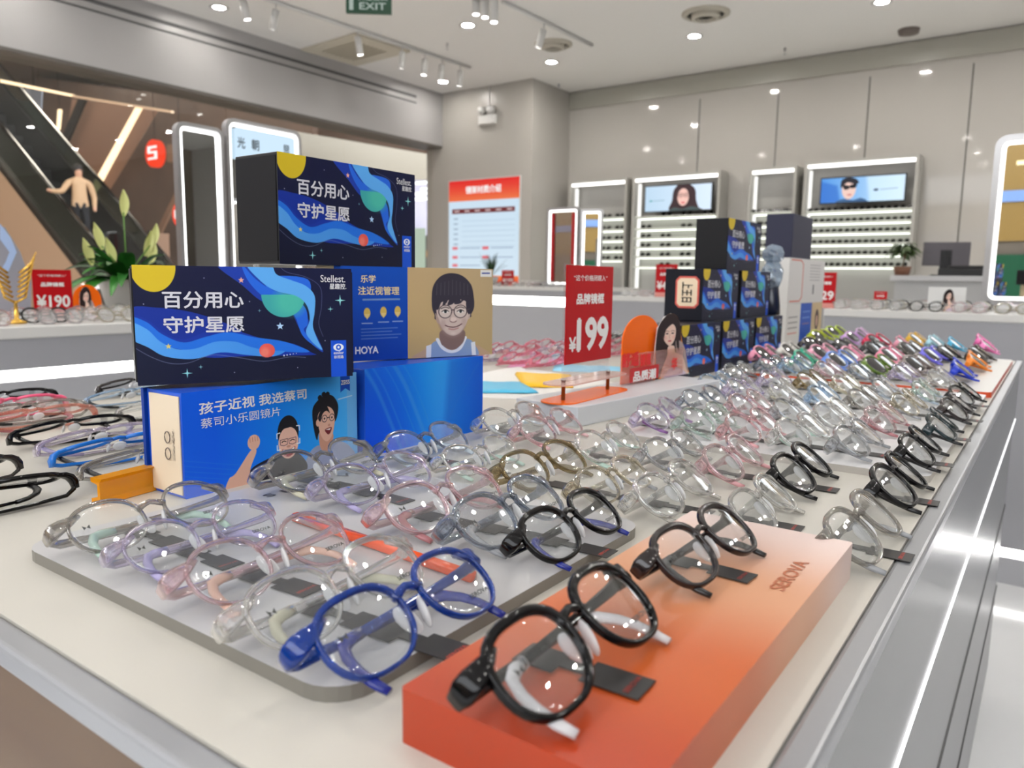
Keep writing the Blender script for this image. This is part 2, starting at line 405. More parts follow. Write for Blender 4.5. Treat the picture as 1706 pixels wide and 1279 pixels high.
counter('display_counter', 'grey counter between the red 199 sign and the second tower of boxes', PY(1012, 494, yn2).x, PY(1330, 494, yn2).x, yn2, yn2 + .6, NC2, 'y', .10, .13)
yn = 3.25
NCZ = PY(1530, 519, yn).z
counter('display_counter', 'grey counter full of small glasses beyond the colourful kids frames', PY(1372, 519, yn).x, 1.3, yn, yn + .6, NCZ, 'y', .10, .13)

# ------------------------------------------------------------------ main display table
TZ = .9
TX0, TX1, TY0, TY1 = -1.17, -.0605, .145, 2.31
t = thing('display_table', 'large white-topped display table with steel edges carrying rows of eyeglasses', 'table', ((TX0 + TX1) / 2, (TY0 + TY1) / 2, 0))
ox, oy = (TX0 + TX1) / 2, (TY0 + TY1) / 2
def bx(x0, x1, y0, y1, z0, z1): return (x0 - ox, x1 - ox, y0 - oy, y1 - oy, z0, z1)
MB().box(*bx(TX0 + .024, TX1 - .015, TY0 + .015, TY1 - .024, .887, TZ)).build('table_top', WHITE, t)
b = MB()
b.box(*bx(TX1 - .015, TX1, TY0, TY1, .886, TZ - .0005)); b.box(*bx(TX0, TX0 + .024, TY0, TY1, .886, TZ - .0005))
b.box(*bx(TX0 + .024, TX1 - .015, TY0, TY0 + .015, .886, TZ - .0005)); b.box(*bx(TX0 + .024, TX1 - .024, TY1 - .024, TY1, .886, TZ - .0005))
b.build('steel_edge', METAL, t, .003, 3)
MB().box(*bx(TX0 + .004, TX1 - .004, TY0 + .01, TY1 - .004, .752, .886)).build('side_fascia', GREYP, t)
MB().box(*bx(TX0 + .002, TX1 - .002, TY0 + .02, TY1 - .004, .7475, .752)).build('light_strip', glow('thin_led', (1, 1, 1), 1.7), t)
b = MB().box(*bx(TX0 + .006, TX1 - .006, TY0 + .03, TY1 - .006, .08, .744))
b.build('side_panel', GREYP, t)
b = MB()
for zz in (.52, .30): b.box(*bx(TX1 - .0065, TX1 - .004, TY0 + .03, TY1 - .006, zz, zz + .006))
b.build('drawer_gap', DARK, t)
MB().box(*bx(TX0 + .004, TX1 - .004, TY0 + .003, TY0 + .009, .09, .886)).build('front_panel', noisy('brown_veneer', rgb(92, 68, 48), rgb(104, 82, 60), 2., .5, stretch=(1, 1, 8)), t)
MB().box(*bx(TX0 + .05, TX1 - .05, TY0 + .06, TY1 - .05, 0, .08)).build('plinth', mat('plinth', rgb(120, 120, 122), .4), t)

# ------------------------------------------------------------------ trays and stands on the table
def slab(name, label, cat, x0, x1, y0, y1, z0, z1, r, m, em=None, bev=.0015):
    cx, cy = (x0 + x1) / 2, (y0 + y1) / 2
    b = MB(); pts = [(px, py, z0) for px, py in rrect(x1 - x0, y1 - y0, r)]
    pts = [(p[0], p[1], 0) for p in pts]
    b.smooth = False; n = len(pts)
    v = pts + [(p[0], p[1], z1 - z0) for p in pts]
    b.add(v, [tuple(range(n - 1, -1, -1))], 1); b.add(v, [tuple(range(n, 2 * n))], 0)
    b.add(v, [(i, (i + 1) % n, (i + 1) % n + n, i + n) for i in range(n)], 1, False)
    o = b.build(name, [m, em or m], None, bev); o.location = (cx, cy, z0); tag(o, label, cat); return o
T1X0, T1X1, T1Y0, T1Y1 = -.545, -.236, .2045, .505
tray1 = slab('display_tray', 'grey tray with rounded corners lying at the front of the table', 'tray', T1X0, T1X1, T1Y0, T1Y1, TZ, TZ + .0075, .022,
             mat('tray_top', rgb(184, 182, 182), .3), mat('tray_edge', rgb(124, 120, 112), .35))
b = MB(); letters(b, 'S E R O V A', 0, 0, .115, .0095, .01)
o = b.build('tray_lettering', mat('tray_ink', rgb(66, 64, 66), .4), tray1)
o.rotation_euler = (-PI / 2, 0, PI / 2); o.location = (-.5125 - (T1X0 + T1X1) / 2, .430 - (T1Y0 + T1Y1) / 2, .0078)
O0 = PZ(673, 1231, TZ); O1 = PZ(1414, 966, TZ)
SX0, SX1, SY0, SY1 = O0.x, O1.x, O0.y - .002, O1.y + .005
SZ = TZ + .0235
om = grad('ombre_orange', [(0., rgb(172, 58, 24)), (.3, rgb(192, 92, 42)), (.62, rgb(206, 148, 112)), (1., rgb(216, 192, 184))], 1, -(SY1 - SY0) / 2, (SY1 - SY0) / 2, .3)
stand_o = slab('display_block', 'orange to pale pink fading display block at the front of the table', 'display block', SX0, SX1, SY0, SY1, TZ, SZ, .002, om, om, .0012)
b = MB(); letters(b, 'SEROVA', 0, 0, .052, .0085, .02)
o = b.build('block_lettering', mat('copper_ink', rgb(176, 96, 60), .4), stand_o); o.rotation_euler = (-PI / 2, 0, PI / 2)
q = PZ(1316, 958, SZ); o.location = (q.x - (SX0 + SX1) / 2, q.y - (SY0 + SY1) / 2, SZ - TZ + .0004)
tray3 = slab('display_board', 'thick white board under the clear eyeglasses beyond the front trays', 'tray', -.435, -.084, .795, 1.478, TZ, TZ + .007, .012,
             mat('board_top', rgb(222, 220, 220), .3), mat('board_edge', rgb(172, 166, 158), .35))
tray4 = slab('display_board', 'white board with orange rim under the colourful kids sunglasses', 'tray', -.50, -.078, 1.49, 2.20, TZ, TZ + .0095, .012,
             mat('board_top2', rgb(204, 199, 192), .3), mat('board_orange', rgb(206, 76, 36), .35))
A, B2, C2 = PZ(843, 705, TZ), PZ(962, 712, TZ), PZ(1199, 659, TZ)
long_z = TZ + .026
ex = (C2 - B2); ex.z = 0; L = ex.length; ex.normalize(); ang = math.atan2(ex.y, ex.x)
t = thing('display_block', 'long pale grey block carrying the red 199 price sign', 'display block', B2, ang)
MB().box(0, L, 0, .105, 0, long_z - TZ).build('block_body', mat('pale_grey_block', rgb(206, 208, 212), .35), t, .001)
b = MB(); letters(b, 'SEROVA', L - .04, .018, .05, .006, .02); o = b.build('block_lettering', mat('pale_copper', rgb(190, 170, 160), .4), t); o.location = (0, -.0004, 0)
LB = t; LBM = Matrix.Translation(B2) @ Matrix.Rotation(ang, 4, 'Z')

# ------------------------------------------------------------------ boxes: printed artwork
def art_space():
    a = Art(1.9, 250, (22, 27, 58))
    a.fill(lambda U, V: np.stack([.055 + .02 * V, .075 + .02 * V, .195 + .03 * (1 - V)], -1))
    S = Art.spl
    a.poly([(.36, -.02), (.47, .16), (.56, .30), (.68, .36), (.735, .55), (.80, .70), (.85, .76), (.80, .55), (.70, .2), (.55, -.02)], (24, 58, 165), smooth=True)
    a.poly([(.47, -.02), (.53, .10), (.60, .19), (.70, .26), (.765, .36), (.775, .50), (.755, .56), (.80, .66), (.845, .75), (.80, .70), (.745, .60), (.70, .40), (.58, .28), (.50, .13)], (34, 102, 220), smooth=True)
    a.ell(.66, .24, .105, .2, (60, 165, 165), half='low'); a.ell(.69, .30, .07, .12, (84, 200, 170), .6, .8)
    a.poly([(.58, .17), (.66, .22), (.73, .25), (.78, .30), (.78, .1), (.6, .08)], (34, 102, 220), smooth=True)
    a.poly([(.49, -.03), (.60, -.03), (.63, .06), (.70, .11), (.77, .16), (.812, .25), (.81, .40), (.80, .52), (.82, .64), (.845, .745), (.80, .68), (.765, .58), (.785, .46), (.77, .33), (.72, .25), (.63, .21), (.56, .13)], (92, 170, 240), smooth=True)
    a.line([(.64, -.02), (.68, .04), (.77, .08), (.84, .17), (.845, .34), (.83, .5), (.85, .62)], .006, (120, 130, 170), .5, True)
    a.poly([(-.02, .36), (.10, .35), (.22, .38), (.34, .45), (.46, .56), (.40, .62), (.2, .66), (-.02, .60)], (18, 48, 150), smooth=True)
    a.poly([(-.02, .40), (.06, .46), (.12, .56), (.20, .62), (.30, .56), (.42, .55), (.56, .63), (.70, .68), (.79, .765), (.79, .79), (.5, .78), (.3, .78), (.1, .70), (-.02, .55)], (20, 52, 160), smooth=True)
    a.poly([(-.02, .425), (.05, .47), (.11, .57), (.20, .645), (.30, .60), (.40, .565), (.52, .615), (.66, .66), (.78, .76), (.6, .74), (.45, .70), (.3, .74), (.1, .66), (-.02, .55)], (32, 112, 224), smooth=True)
    a.poly([(-.02, .47), (.05, .53), (.10, .63), (.17, .70), (.25, .70), (.34, .645), (.43, .65), (.50, .70), (.58, .735), (.66, .745), (.60, .79), (.48, .77), (.36, .74), (.24, .79), (.12, .76), (.05, .68), (-.02, .60)], (86, 164, 240), smooth=True, col2=(60, 140, 230), gdir='u')
    a.line([(-.02, .66), (.06, .76), (.14, .82), (.22, .82), (.32, .76), (.44, .79), (.56, .83), (.68, .80), (.76, .81)], .007, (150, 160, 190), .45, True)
    a.ell(.575, .735, .037, .062, (232, 92, 84)); a.ell(.565, .75, .02, .04, (246, 150, 130), .6, .9)
    a.ell(.085, .01, .095, .21, (214, 186, 40))
    a.star(.465, .115, .028, (236, 170, 150)); a.star(.64, .52, .036, (180, 215, 250)); a.star(.135, .675, .026, (226, 206, 120))
    for x, y, r in ((.94, .29, .05), (.89, .37, .026), (.21, .91, .042), (.27, .86, .02), (.545, .38, .016)): a.star(x, y, r, (150, 225, 225), 4, .22)
    for i in range(5): a.ell(.655 + i * .015, .785 - i * .004, .004 - .0005 * i, .008 - .001 * i, (210, 215, 235))
    for x, y in ((.04, .32), (.5, .3), (.3, .1), (.86, .66), (.72, .9), (.42, .92)): a.ell(x, y, .0025, .005, (200, 205, 225), .8)
    a.poly([(.888, .66), (.968, .66), (.968, 1.02), (.888, 1.02)], (22, 84, 214))
    a.ell(.928, .725, .027, .034, (240, 244, 250)); a.ell(.928, .725, .013, .026, (22, 84, 214)); a.ell(.928, .725, .006, .012, (240, 244, 250))
    return a
INK = ink()
ART_SPACE = art_space()
SPACE_ME = ART_SPACE.mesh('printed_front', 1., 1., INK)
def _lines(name, mt, *rows):
    b = MB(); [letters(b, *r) for r in rows]; return b.mesh(name, mt)
SILV = mat('silver_ink', rgb(214, 214, 222), .3); WI_ = mat('white_ink', rgb(236, 236, 240), .35)
SPACE_TX = [_lines('headline_lettering', SILV, ('百分用心', .295, .715, .355, .145, .02)), _lines('headline_lettering', SILV, ('守护星愿', .295, .505, .355, .145, .02)), _lines('brand_lettering', WI_, ('Stellest.', .905, .908, .125, .066, .004)),
            _lines('brand_lettering', WI_, ('星趣控.', .93, .838, .085, .052, .012)), _lines('logo_lettering', WI_, ('essilor', .928, .225, .052, .028, .01), ('依视路', .928, .185, .05, .03, .012))]
NAVY = mat('navy_card', rgb(16, 18, 30), .45, spec=.25); BLACKC = mat('black_card', rgb(26, 26, 29), .5, spec=.25)
def giftbox(name, label, p, rz, w, d, h, body=None, front=None, text=None, bev=.0012, lid=True, group=None):
    """front face in the local xz plane at y=0 facing -y; p = front-left bottom corner"""
    t = thing(name, label, 'box', p, rz, group)
    b = MB(); b.box(0, w, .0006, d, 0, h)
    b.build('box_body', body or NAVY, t, bev)
    if lid: [MB().box(xx, xx + .0012, .002, d - .002, h * .03, h * .97).build('end_flap', BLACKC, t) for xx in (-.0012, w)]
    if front is not None:
        o = link('printed_front', front, t); o.scale = (w, 1, h); o.location = (0, .0004, 0)
    if text is not None:
        for me in text: o = link(me.name.split('.')[0], me, t); o.scale = (w, 1, h); o.location = (0, .0001, 0)
    return t
# front tower
BX = PZ(310, 832, TZ)
def art_kids():
    a = Art(2.13, 260, (20, 90, 214))
    a.fill(lambda U, V: np.stack([.07 + .38 * np.clip((U - .45) * 1.6, 0, 1) ** 1.5 * (1 - .3 * V), .38 + .34 * np.clip((U - .15) * 1.2, 0, 1), .93 + .07 * U], -1))
    for k in range(4): a.line([(-.02, .62 + .05 * k), (.3, .80 + .05 * k), (.6, .92 + .05 * k)], .01, (60, 140, 236), .25, True)
    a.poly([(.93, -.02), (1.02, -.02), (1.02, 1.02), (.93, 1.02)], (120, 186, 245), .75)
    a.poly([(.887, -.02), (.953, -.02), (.953, .21), (.92, .17), (.887, .21)], (16, 74, 190)); a.line([(.87, .285), (.965, .265)], .012, (205, 225, 250), .8)
    sk = (226, 178, 158); sh = (190, 130, 112); hr = (28, 26, 32)
    # boy
    a.poly([(.66, 1.02), (.67, .84), (.73, .76), (.80, .80), (.87, .76), (.95, .86), (.97, 1.02)], (150, 158, 190), smooth=True)
    a.poly([(.745, .60), (.745, .78), (.785, .86), (.82, .78), (.83, .66)], (205, 152, 130), smooth=True)
    a.poly([(.70, .36), (.73, .27), (.78, .22), (.83, .23), (.865, .32), (.868, .42), (.845, .53), (.80, .5), (.74, .62), (.725, .70), (.705, .55)], hr, smooth=True)
    for x, y in ((.75, .235), (.775, .205), (.80, .21)): a.ell(x, y, .014, .03, hr)
    a.poly([(.733, .44), (.76, .37), (.80, .345), (.835, .40), (.845, .50), (.838, .60), (.825, .68), (.795, .735), (.765, .70), (.742, .60)], sk, smooth=True)
    a.ell(.733, .51, .012, .04, sk); a.poly([(.735, .45), (.76, .36), (.79, .33), (.812, .42), (.79, .39), (.765, .42), (.75, .5)], hr, smooth=True)
    for cx in (.777, .826): a.ell(cx, .475, .018, .042, (60, 50, 60)); a.ell(cx, .475, .0145, .034, (226, 184, 168)); a.ell(cx, .475, .005, .012, (40, 30, 34))
    a.line([(.735, .455), (.76, .465)], .009, (60, 50, 60)); a.line([(.795, .47), (.81, .47)], .01, (60, 50, 60))
    a.poly([(.778, .60), (.822, .585), (.815, .64), (.798, .66)], (110, 34, 40), smooth=True); a.poly([(.782, .602), (.818, .592), (.81, .612)], (246, 240, 238)); a.ell(.806, .555, .008, .014, sh, .7)
    # girl
    a.poly([(.30, 1.02), (.33, .86), (.42, .79), (.52, .76), (.62, .82), (.64, 1.02)], (32, 32, 44), smooth=True)
    a.poly([(.215, .90), (.25, .86), (.335, .66), (.365, .68), (.33, .84), (.31, 1.02), (.20, 1.02)], sk, smooth=True)
    a.ell(.352, .585, .034, .078, sk); 
    for k in range(4): a.line([(.33 + .014 * k, .53), (.332 + .014 * k, .575)], .008, sh, .8)
    a.ell(.548, .535, .061, .165, hr); a.ell(.549, .66, .060, .172, (236, 190, 172)); a.poly([(.489, .62), (.492, .48), (.548, .41), (.605, .48), (.608, .62), (.596, .55), (.572, .505), (.55, .50), (.52, .51), (.50, .56)], hr, smooth=True)
    for cx in (.522, .573): a.line([(cx - .022, .62), (cx + .022, .615), (cx + .02, .675), (cx, .685), (cx - .02, .672)], .007, (110, 80, 96), closed=True); a.line([(cx - .012, .645), (cx, .635), (cx + .012, .645)], .010, (40, 30, 34), smooth=True)
    a.poly([(.512, .72), (.548, .74), (.588, .715), (.576, .785), (.548, .812), (.522, .785)], (150, 50, 56), smooth=True); a.poly([(.516, .724), (.548, .744), (.584, .719), (.572, .765), (.548, .775), (.526, .765)], (250, 246, 244), smooth=True); a.ell(.549, .70, .012, .014, sh, .7)
    for x, y, sx in ((.482, .545, 1), (.617, .50, -1)): a.line([(x, y + .05), (x, y), (x + .018 * sx, y - .004)], .012, (235, 240, 250))
    for x, y, sx in ((.482, .72, 1), (.617, .69, -1)): a.line([(x, y - .05), (x, y), (x + .018 * sx, y)], .012, (235, 240, 250))
    return a
CREAM = mat('cream_card', rgb(226, 208, 182), .5); BLUEC = mat('blue_card', rgb(22, 82, 200), .35)
zw, zh = .1945, .0895
zb = thing('gift_box', 'blue box with two laughing kids wearing glasses, bottom of the front tower', 'box', (BX.x, BX.y, TZ), PI / 2 + .012)
MB().box(0, zw, .0006, .052, 0, zh).build('box_body', [BLUEC], zb, .001)
MB().box(-.0012, -.0002, .003, .047, .003, zh - .003).build('cream_end', CREAM, zb)
MB().box(-.003, 0, .052, .056, 0, zh).box(-.003, zw, .052, .056, 0, zh).build('hinged_cover', BLUEC, zb)
b = MB(); T = Matrix.Rotation(-PI / 2, 4, 'Z'); b.T = T
letters(b, '青少年镜片', -.012, .045, .003, .028, .01)
b.tube([(-.019 + .004 * math.cos(a), -.0014, .051 + .005 * math.sin(a)) for a in np.linspace(0, 2 * PI, 13)[:-1]], .0005, 4, closed=True)
b.tube([(-.019 + .004 * math.cos(a), -.0014, .037 + .005 * math.sin(a)) for a in np.linspace(0, 2 * PI, 13)[:-1]], .0005, 4, closed=True)
o = b.build('end_print', mat('grey_ink', rgb(120, 106, 96), .5), zb); o.location = (-.0014, 0.0, 0)
AK = art_kids(); o = link('printed_front', AK.mesh('printed_front', zw, zh, INK), zb); o.location = (0, .0004, 0)
W_ = WI_
for nm, row in (('headline_lettering', ('孩子近视 我选蔡司', .372 * zw, (1 - .165) * zh, .585 * zw, .115 * zh, .022)), ('subtitle_lettering', ('蔡司小乐圆镜片', .295 * zw, (1 - .31) * zh, .42 * zw, .095 * zh)), ('brand_lettering', ('ZEISS', .92 * zw, (1 - .10) * zh, .06 * zw, .05 * zh, .02))):
    b = MB(); letters(b, *row); o = b.build(nm, W_, zb); o.location = (0, .0001, 0)

def art_rays():
    a = Art(2.13, 200, (20, 100, 224))
    a.fill(lambda U, V: np.stack([.05 + .14 * np.exp(-((U - .62) / .16) ** 2), .40 + .24 * np.exp(-((U - .6) / .3) ** 2) - .1 * V * (1 - U), .92 + .08 * np.exp(-((U - .6) / .4) ** 2)], -1))
    for k, (x0, w) in enumerate(((.04, .05), (.10, .02), (.19, .012), (.26, .06), (.33, .012))):
        a.line([(x0 - .06, -.05), (x0 + .06, .30), (x0 + .24, 1.05)], w, (74, 156, 245), .5, True, soft=.03)
    a.line([(.62, .9), (.75, .55), (.95, .1)], .03, (70, 150, 245), .35, True, soft=.03); a.poly([(.68, -.02), (1.02, -.02), (1.02, 1.02), (.62, 1.02)], (16, 70, 196), .35, .12)
    return a
R0 = PZ(606, 763, TZ)
t = giftbox('gift_box', 'plain blue box with pale light rays beside the laughing kids box', (R0.x - .001, R0.y + .004, TZ), PI / 2 - .02, .1935, .055, .0925, BLUEC, art_rays().mesh('printed_front', 1, 1, INK), lid=False)
Z2 = TZ + .0935
s0, s1 = PZ(230, 643, Z2), PZ(588, 626, Z2); e = s1 - s0
t = giftbox('gift_box', 'navy box with night-sky print set askew on the laughing kids box', (s0.x, s0.y, Z2), math.atan2(e.y, e.x), e.length, .06, .1, NAVY, SPACE_ME, SPACE_TX)
def art_boy():
    a = Art(.87 * 1.0, 330, (196, 170, 126))
    a.fill(lambda U, V: np.stack([.77 - .05 * U, .66 - .03 * U, .49 - .03 * V], -1))
    hr = (58, 54, 66); sk = (206, 186, 178); sh = (150, 126, 122)
    a.poly([(.08, 1.02), (.16, .92), (.26, .87), (.40, .82), (.62, .82), (.74, .86), (.86, .91), (.93, 1.02)], (190, 160, 134), smooth=True)
    a.poly([(.24, 1.02), (.26, .86), (.36, .82), (.50, .96), (.66, .81), (.76, .85), (.80, 1.02)], (136, 160, 198), smooth=True)
    a.line([(.335, .80), (.40, .90), (.50, .945), (.60, .91), (.665, .79)], .034, (226, 230, 238), smooth=True)
    a.poly([(.205, .87), (.265, .85), (.26, 1.02), (.205, 1.02)], (222, 226, 234)); a.poly([(.735, .85), (.785, .84), (.80, 1.02), (.75, 1.02)], (222, 226, 234))
    a.poly([(.38, .70), (.64, .70), (.65, .82), (.58, .90), (.50, .925), (.42, .89), (.37, .83)], (132, 108, 104), smooth=True)
    a.poly([(.27, .42), (.28, .22), (.36, .1), (.48, .055), (.62, .08), (.73, .18), (.765, .32), (.77, .44), (.735, .52), (.70, .56), (.34, .58), (.30, .52)], hr, smooth=True)
    a.poly([(.33, .42), (.45, .36), (.60, .35), (.69, .40), (.70, .55), (.66, .66), (.60, .735), (.52, .765), (.44, .735), (.375, .66), (.335, .55)], sk, smooth=True)
    a.poly([(.335, .56), (.38, .66), (.44, .735), (.52, .765), (.60, .735), (.66, .66), (.64, .70), (.60, .755), (.52, .785), (.43, .755), (.37, .68)], sh, .8, .03, True)
    a.poly([(.31, .50), (.345, .56), (.355, .62), (.325, .60)], (176, 152, 142), smooth=True); a.poly([(.705, .49), (.725, .47), (.72, .55), (.70, .58)], (196, 176, 166), smooth=True)
    for pts in ([(.32, .45), (.35, .30), (.42, .24), (.40, .33), (.37, .40), (.345, .46)], [(.39, .42), (.43, .30), (.48, .25), (.46, .35), (.43, .40)], [(.45, .41), (.50, .30), (.56, .24), (.545, .34), (.515, .40)], [(.53, .40), (.56, .30), (.62, .25), (.60, .34), (.615, .39)], [(.61, .38), (.64, .28), (.68, .25), (.70, .36), (.695, .44), (.66, .36)], [(.67, .40), (.70, .30), (.745, .3), (.745, .47), (.70, .52)]):
        a.poly(pts, hr, smooth=True)
    for k in range(9): a.line([(.33 + .045 * k, .13 + .012 * abs(k - 4)), (.325 + .046 * k, .30)], .006, (104, 98, 108), .5, True)
    for cx in (.425, .605): 
        a.ell(cx, .488, .075, .066, (216, 202, 194), .8); a.line([(cx - .048, .452), (cx, .437), (cx + .045, .450)], .013, (84, 70, 72), .8, True)
        a.ell(cx, .487, .036, .017, (238, 234, 232)); a.ell(cx + .002, .487, .017, .017, (46, 52, 56)); a.line([(cx - .04, .487), (cx, .467), (cx + .04, .485)], .009, (52, 42, 46), smooth=True)
        a.line([(cx + .076 * math.cos(t), .487 + .073 * math.sin(t)) for t in np.linspace(0, 2 * PI, 25)[:-1]], .010, (84, 70, 74), closed=True)
    a.line([(.50, .475), (.515, .465), (.53, .475)], .012, (84, 70, 74)); a.line([(.69, .47), (.71, .46)], .01, (84, 70, 74))
    a.ell(.52, .578, .038, .028, (222, 202, 194)); a.line([(.485, .598), (.505, .608), (.535, .608), (.556, .596)], .012, (136, 106, 104), .9, True); a.line([(.492, .5), (.483, .56), (.478, .59)], .01, sh, .5, True)
    a.line([(.425, .642), (.47, .66), (.53, .665), (.58, .652), (.62, .63)], .012, (96, 62, 66), smooth=True); a.line([(.47, .683), (.52, .692), (.575, .678)], .018, (176, 132, 128), .8, True)
    a.ell(.40, .63, .03, .05, (172, 146, 140), .5, .9); a.ell(.65, .61, .03, .05, (172, 146, 140), .5, .9); a.ell(.52, .735, .03, .016, (222, 204, 196), .6, .9)
    a.poly([(.845, .012), (.985, .012), (.985, .09), (.845, .09)], (226, 224, 222)); a.line([(.87, .05), (.955, .048)], .016, (80, 90, 150))
    return a
hL = PZ(590, 602, Z2); hM = PZ(683, 598, Z2); hR = PZ(820, 590, Z2)
e = hR - hL; hang = math.atan2(e.y, e.x); hw = .0215 + e.length; e.normalize()
hp = hL - e * .0215; hx = (hM - hp).length
HB = thing('gift_box', 'box with a boy portrait on tan and a blue half, behind the askew box', 'box', (hp.x, hp.y, Z2), hang)
hh = .1045
MB().box(0, hw, .0006, .055, 0, hh).build('box_body', [mat('tan_card', rgb(206, 186, 150), .45)], HB, .001)
a = Art(hx / hh, 160, (24, 74, 178))
a.fill(lambda U, V: np.stack([.07 + 0 * U, .26 + .05 * (1 - V), .66 + .06 * (1 - V)], -1))
for i, (x, y) in enumerate(((.42, .49), (.645, .48), (.845, .475))):
    a.ell(x + .01, y, .045, .055, (214, 180, 90)); a.poly([(x - .03, y + .01), (x + .05, y + .01), (x + .01, y + .07)], (226, 200, 130)); a.line([(x - .06, y + .11), (x + .08, y + .11)], .012, (150, 170, 214))
for k in range(4): a.line([(.35, .66 + .035 * k), (.35 + (.5, .42, .55, .5)[k], .655 + .035 * k)], .010, (110, 140, 200), .8)
a.line([(.38, .35), (.88, .345)], .02, (150, 165, 190), .7)
o = link('info_panel', a.mesh('info_panel', hx, hh, INK), HB); o.location = (0, .0003, 0)
o = link('portrait_panel', art_boy().mesh('portrait_panel', hw - hx, hh, INK), HB); o.location = (hx, .0003, 0)
GI_ = mat('gold_ink', rgb(226, 206, 156), .4)
for nm, row, mt in (('headline_lettering', ('乐学', hx * .45, hh * .87, .018, .0085, .02), GI_), ('subtitle_lettering', ('注近视管理', hx * .595, hh * .745, .050, .0095, .02), GI_), ('brand_lettering', ('HOYA', hx * .42, hh * .115, .028, .0085, .03), W_)):
    b = MB(); letters(b, *row); o = b.build(nm, mt, HB); o.location = (0, .0001, 0)
tx = -.632
p0, p1 = PX(467, 447, tx), PX(692, 448, tx)
t = giftbox('gift_box', 'navy box with night-sky print crowning the front tower', (tx, p0.y, Z2 + .1045), PI / 2, p1.y - p0.y, .068, .1085, mat('black_card2', rgb(34, 34, 37), .4), SPACE_ME, SPACE_TX)
# second tower, further down the table
bw = .205
ords = ('first', 'middle', 'last')
for i, u in enumerate((1137, 1206, 1261)):
    y = PX(u, 533, -.572).y
    giftbox('gift_box', 'navy night-sky box, %s of three in the lower course of the far tower' % ords[i], (-.572, y, TZ), PI / 2, bw, .085, .104, NAVY, SPACE_ME, SPACE_TX)
zt = TZ + .1045
y0, y1 = PX(1173, 448, -.60).y, PX(1236, 448, -.60).y
t = giftbox('gift_box', 'navy night-sky box with a cream end label, middle course of the far tower', (-.60, y0, zt), PI / 2, .212, .085, .1085, NAVY, SPACE_ME, SPACE_TX, lid=False)
b = MB(); b.T = Matrix.Rotation(-PI / 2, 4, 'Z'); 
def octo(w, h, c, y): return [(x, y, z) for x, z in ((-w + c, -h), (w - c, -h), (w, -h + c), (w, h - c), (w - c, h), (-w + c, h), (-w, h - c), (-w, -h + c))]
b.prism(octo(.026, .033, .008, 0), (0, .0006, 0), 0); b.prism(octo(.022, .029, .006, -.0004), (0, .0006, 0), 1)
b.T = b.T @ Matrix.Rotation(PI / 2, 4, 'Y'); letters(b, '上王日', 0, 0, .042, .024, .02, 2, -.0012)
nv = len(b.v)
o = b.build('end_label', [mat('coral_ink', rgb(214, 96, 84), .5), mat('cream_label', rgb(236, 214, 184), .5), DARK], t); o.location = (-.0012, .034, .06)
b = MB()
t2 = giftbox('gift_box', 'navy night-sky box at the far end of the far tower middle course', (-.60, y1 + .006, zt), PI / 2, .212, .085, .1085, NAVY, SPACE_ME, SPACE_TX)
zt2 = zt + .109
y0 = PX(1213, 400, -.6).y
giftbox('gift_box', 'navy night-sky box alone on top of the far tower', (-.60, y0, zt2), PI / 2, .225, .075, .112, NAVY, SPACE_ME, SPACE_TX)
wy = 2.14
wl, wr = PZ(1310, 576, TZ), PZ(1366, 568, TZ)
WX = -.615
a = Art(1.6, 110, (222, 220, 216))
a.poly([(.0, 0), (.35, 0), (.35, 1), (0, 1)], (222, 220, 216))
for k in range(4): a.line([(.05, .3 + .12 * k), (.28, .3 + .12 * k)], .03, (120, 118, 118) if k < 3 else (206, 120, 110), .7)
a.poly([(.36, -.02), (.68, -.02), (.68, 1.02), (.36, 1.02)], (36, 88, 190)); 
for k in range(3): a.line([(.43, .2 + .14 * k), (.62, .2 + .14 * k)], .03, (190, 120, 130) if k == 2 else (150, 175, 225), .7)
a.ell(.48, .88, .05, .05, (150, 190, 240)); a.poly([(.68, -.02), (1.02, -.02), (1.02, 1.02), (.68, 1.02)], (208, 184, 142)); a.ell(.85, .42, .06, .25, (72, 52, 50)); a.ell(.85, .45, .035, .14, (198, 160, 140)); a.ell(.85, .86, .09, .2, (150, 110, 100))
ya = PX(1308, 570, WX).y; yb = PX(1366, 566, WX).y
giftbox('gift_box', 'white box with a blue stripe and tan portrait at the end of the far tower', (WX, ya, TZ), PI / 2, yb - ya, .07, .128, mat('white_card', rgb(222, 220, 216), .5), a.mesh('printed_front', 1, 1, INK), lid=False)
a = Art(1.6, 110, (216, 214, 212))
a.line([(.05, .04), (.30, .04), (.36, .12), (.36, .86), (.30, .95), (.05, .95)], .03, (206, 106, 92)); 
for k in range(6): a.line([(.56, .12 + .07 * k), (.86, .12 + .07 * k)], .018, (150, 148, 150), .8)
a.poly([(.66, .58), (.70, .58), (.70, .80), (.66, .80)], (110, 108, 112))
giftbox('gift_box', 'white box with a coral bracket print under the plain navy cube', (WX, ya, TZ + .1285), PI / 2, yb - ya, .07, .128, mat('white_card', rgb(222, 220, 216), .5), a.mesh('printed_front', 1, 1, INK), lid=False)
yc0 = PX(1329, 440, WX).y
giftbox('gift_box', 'plain dark navy cube box on the white boxes of the far tower', (WX, ya + .01, TZ + .257), PI / 2, .2, .075, .12, mat('navy_matte', rgb(34, 36, 62), .5), lid=False)
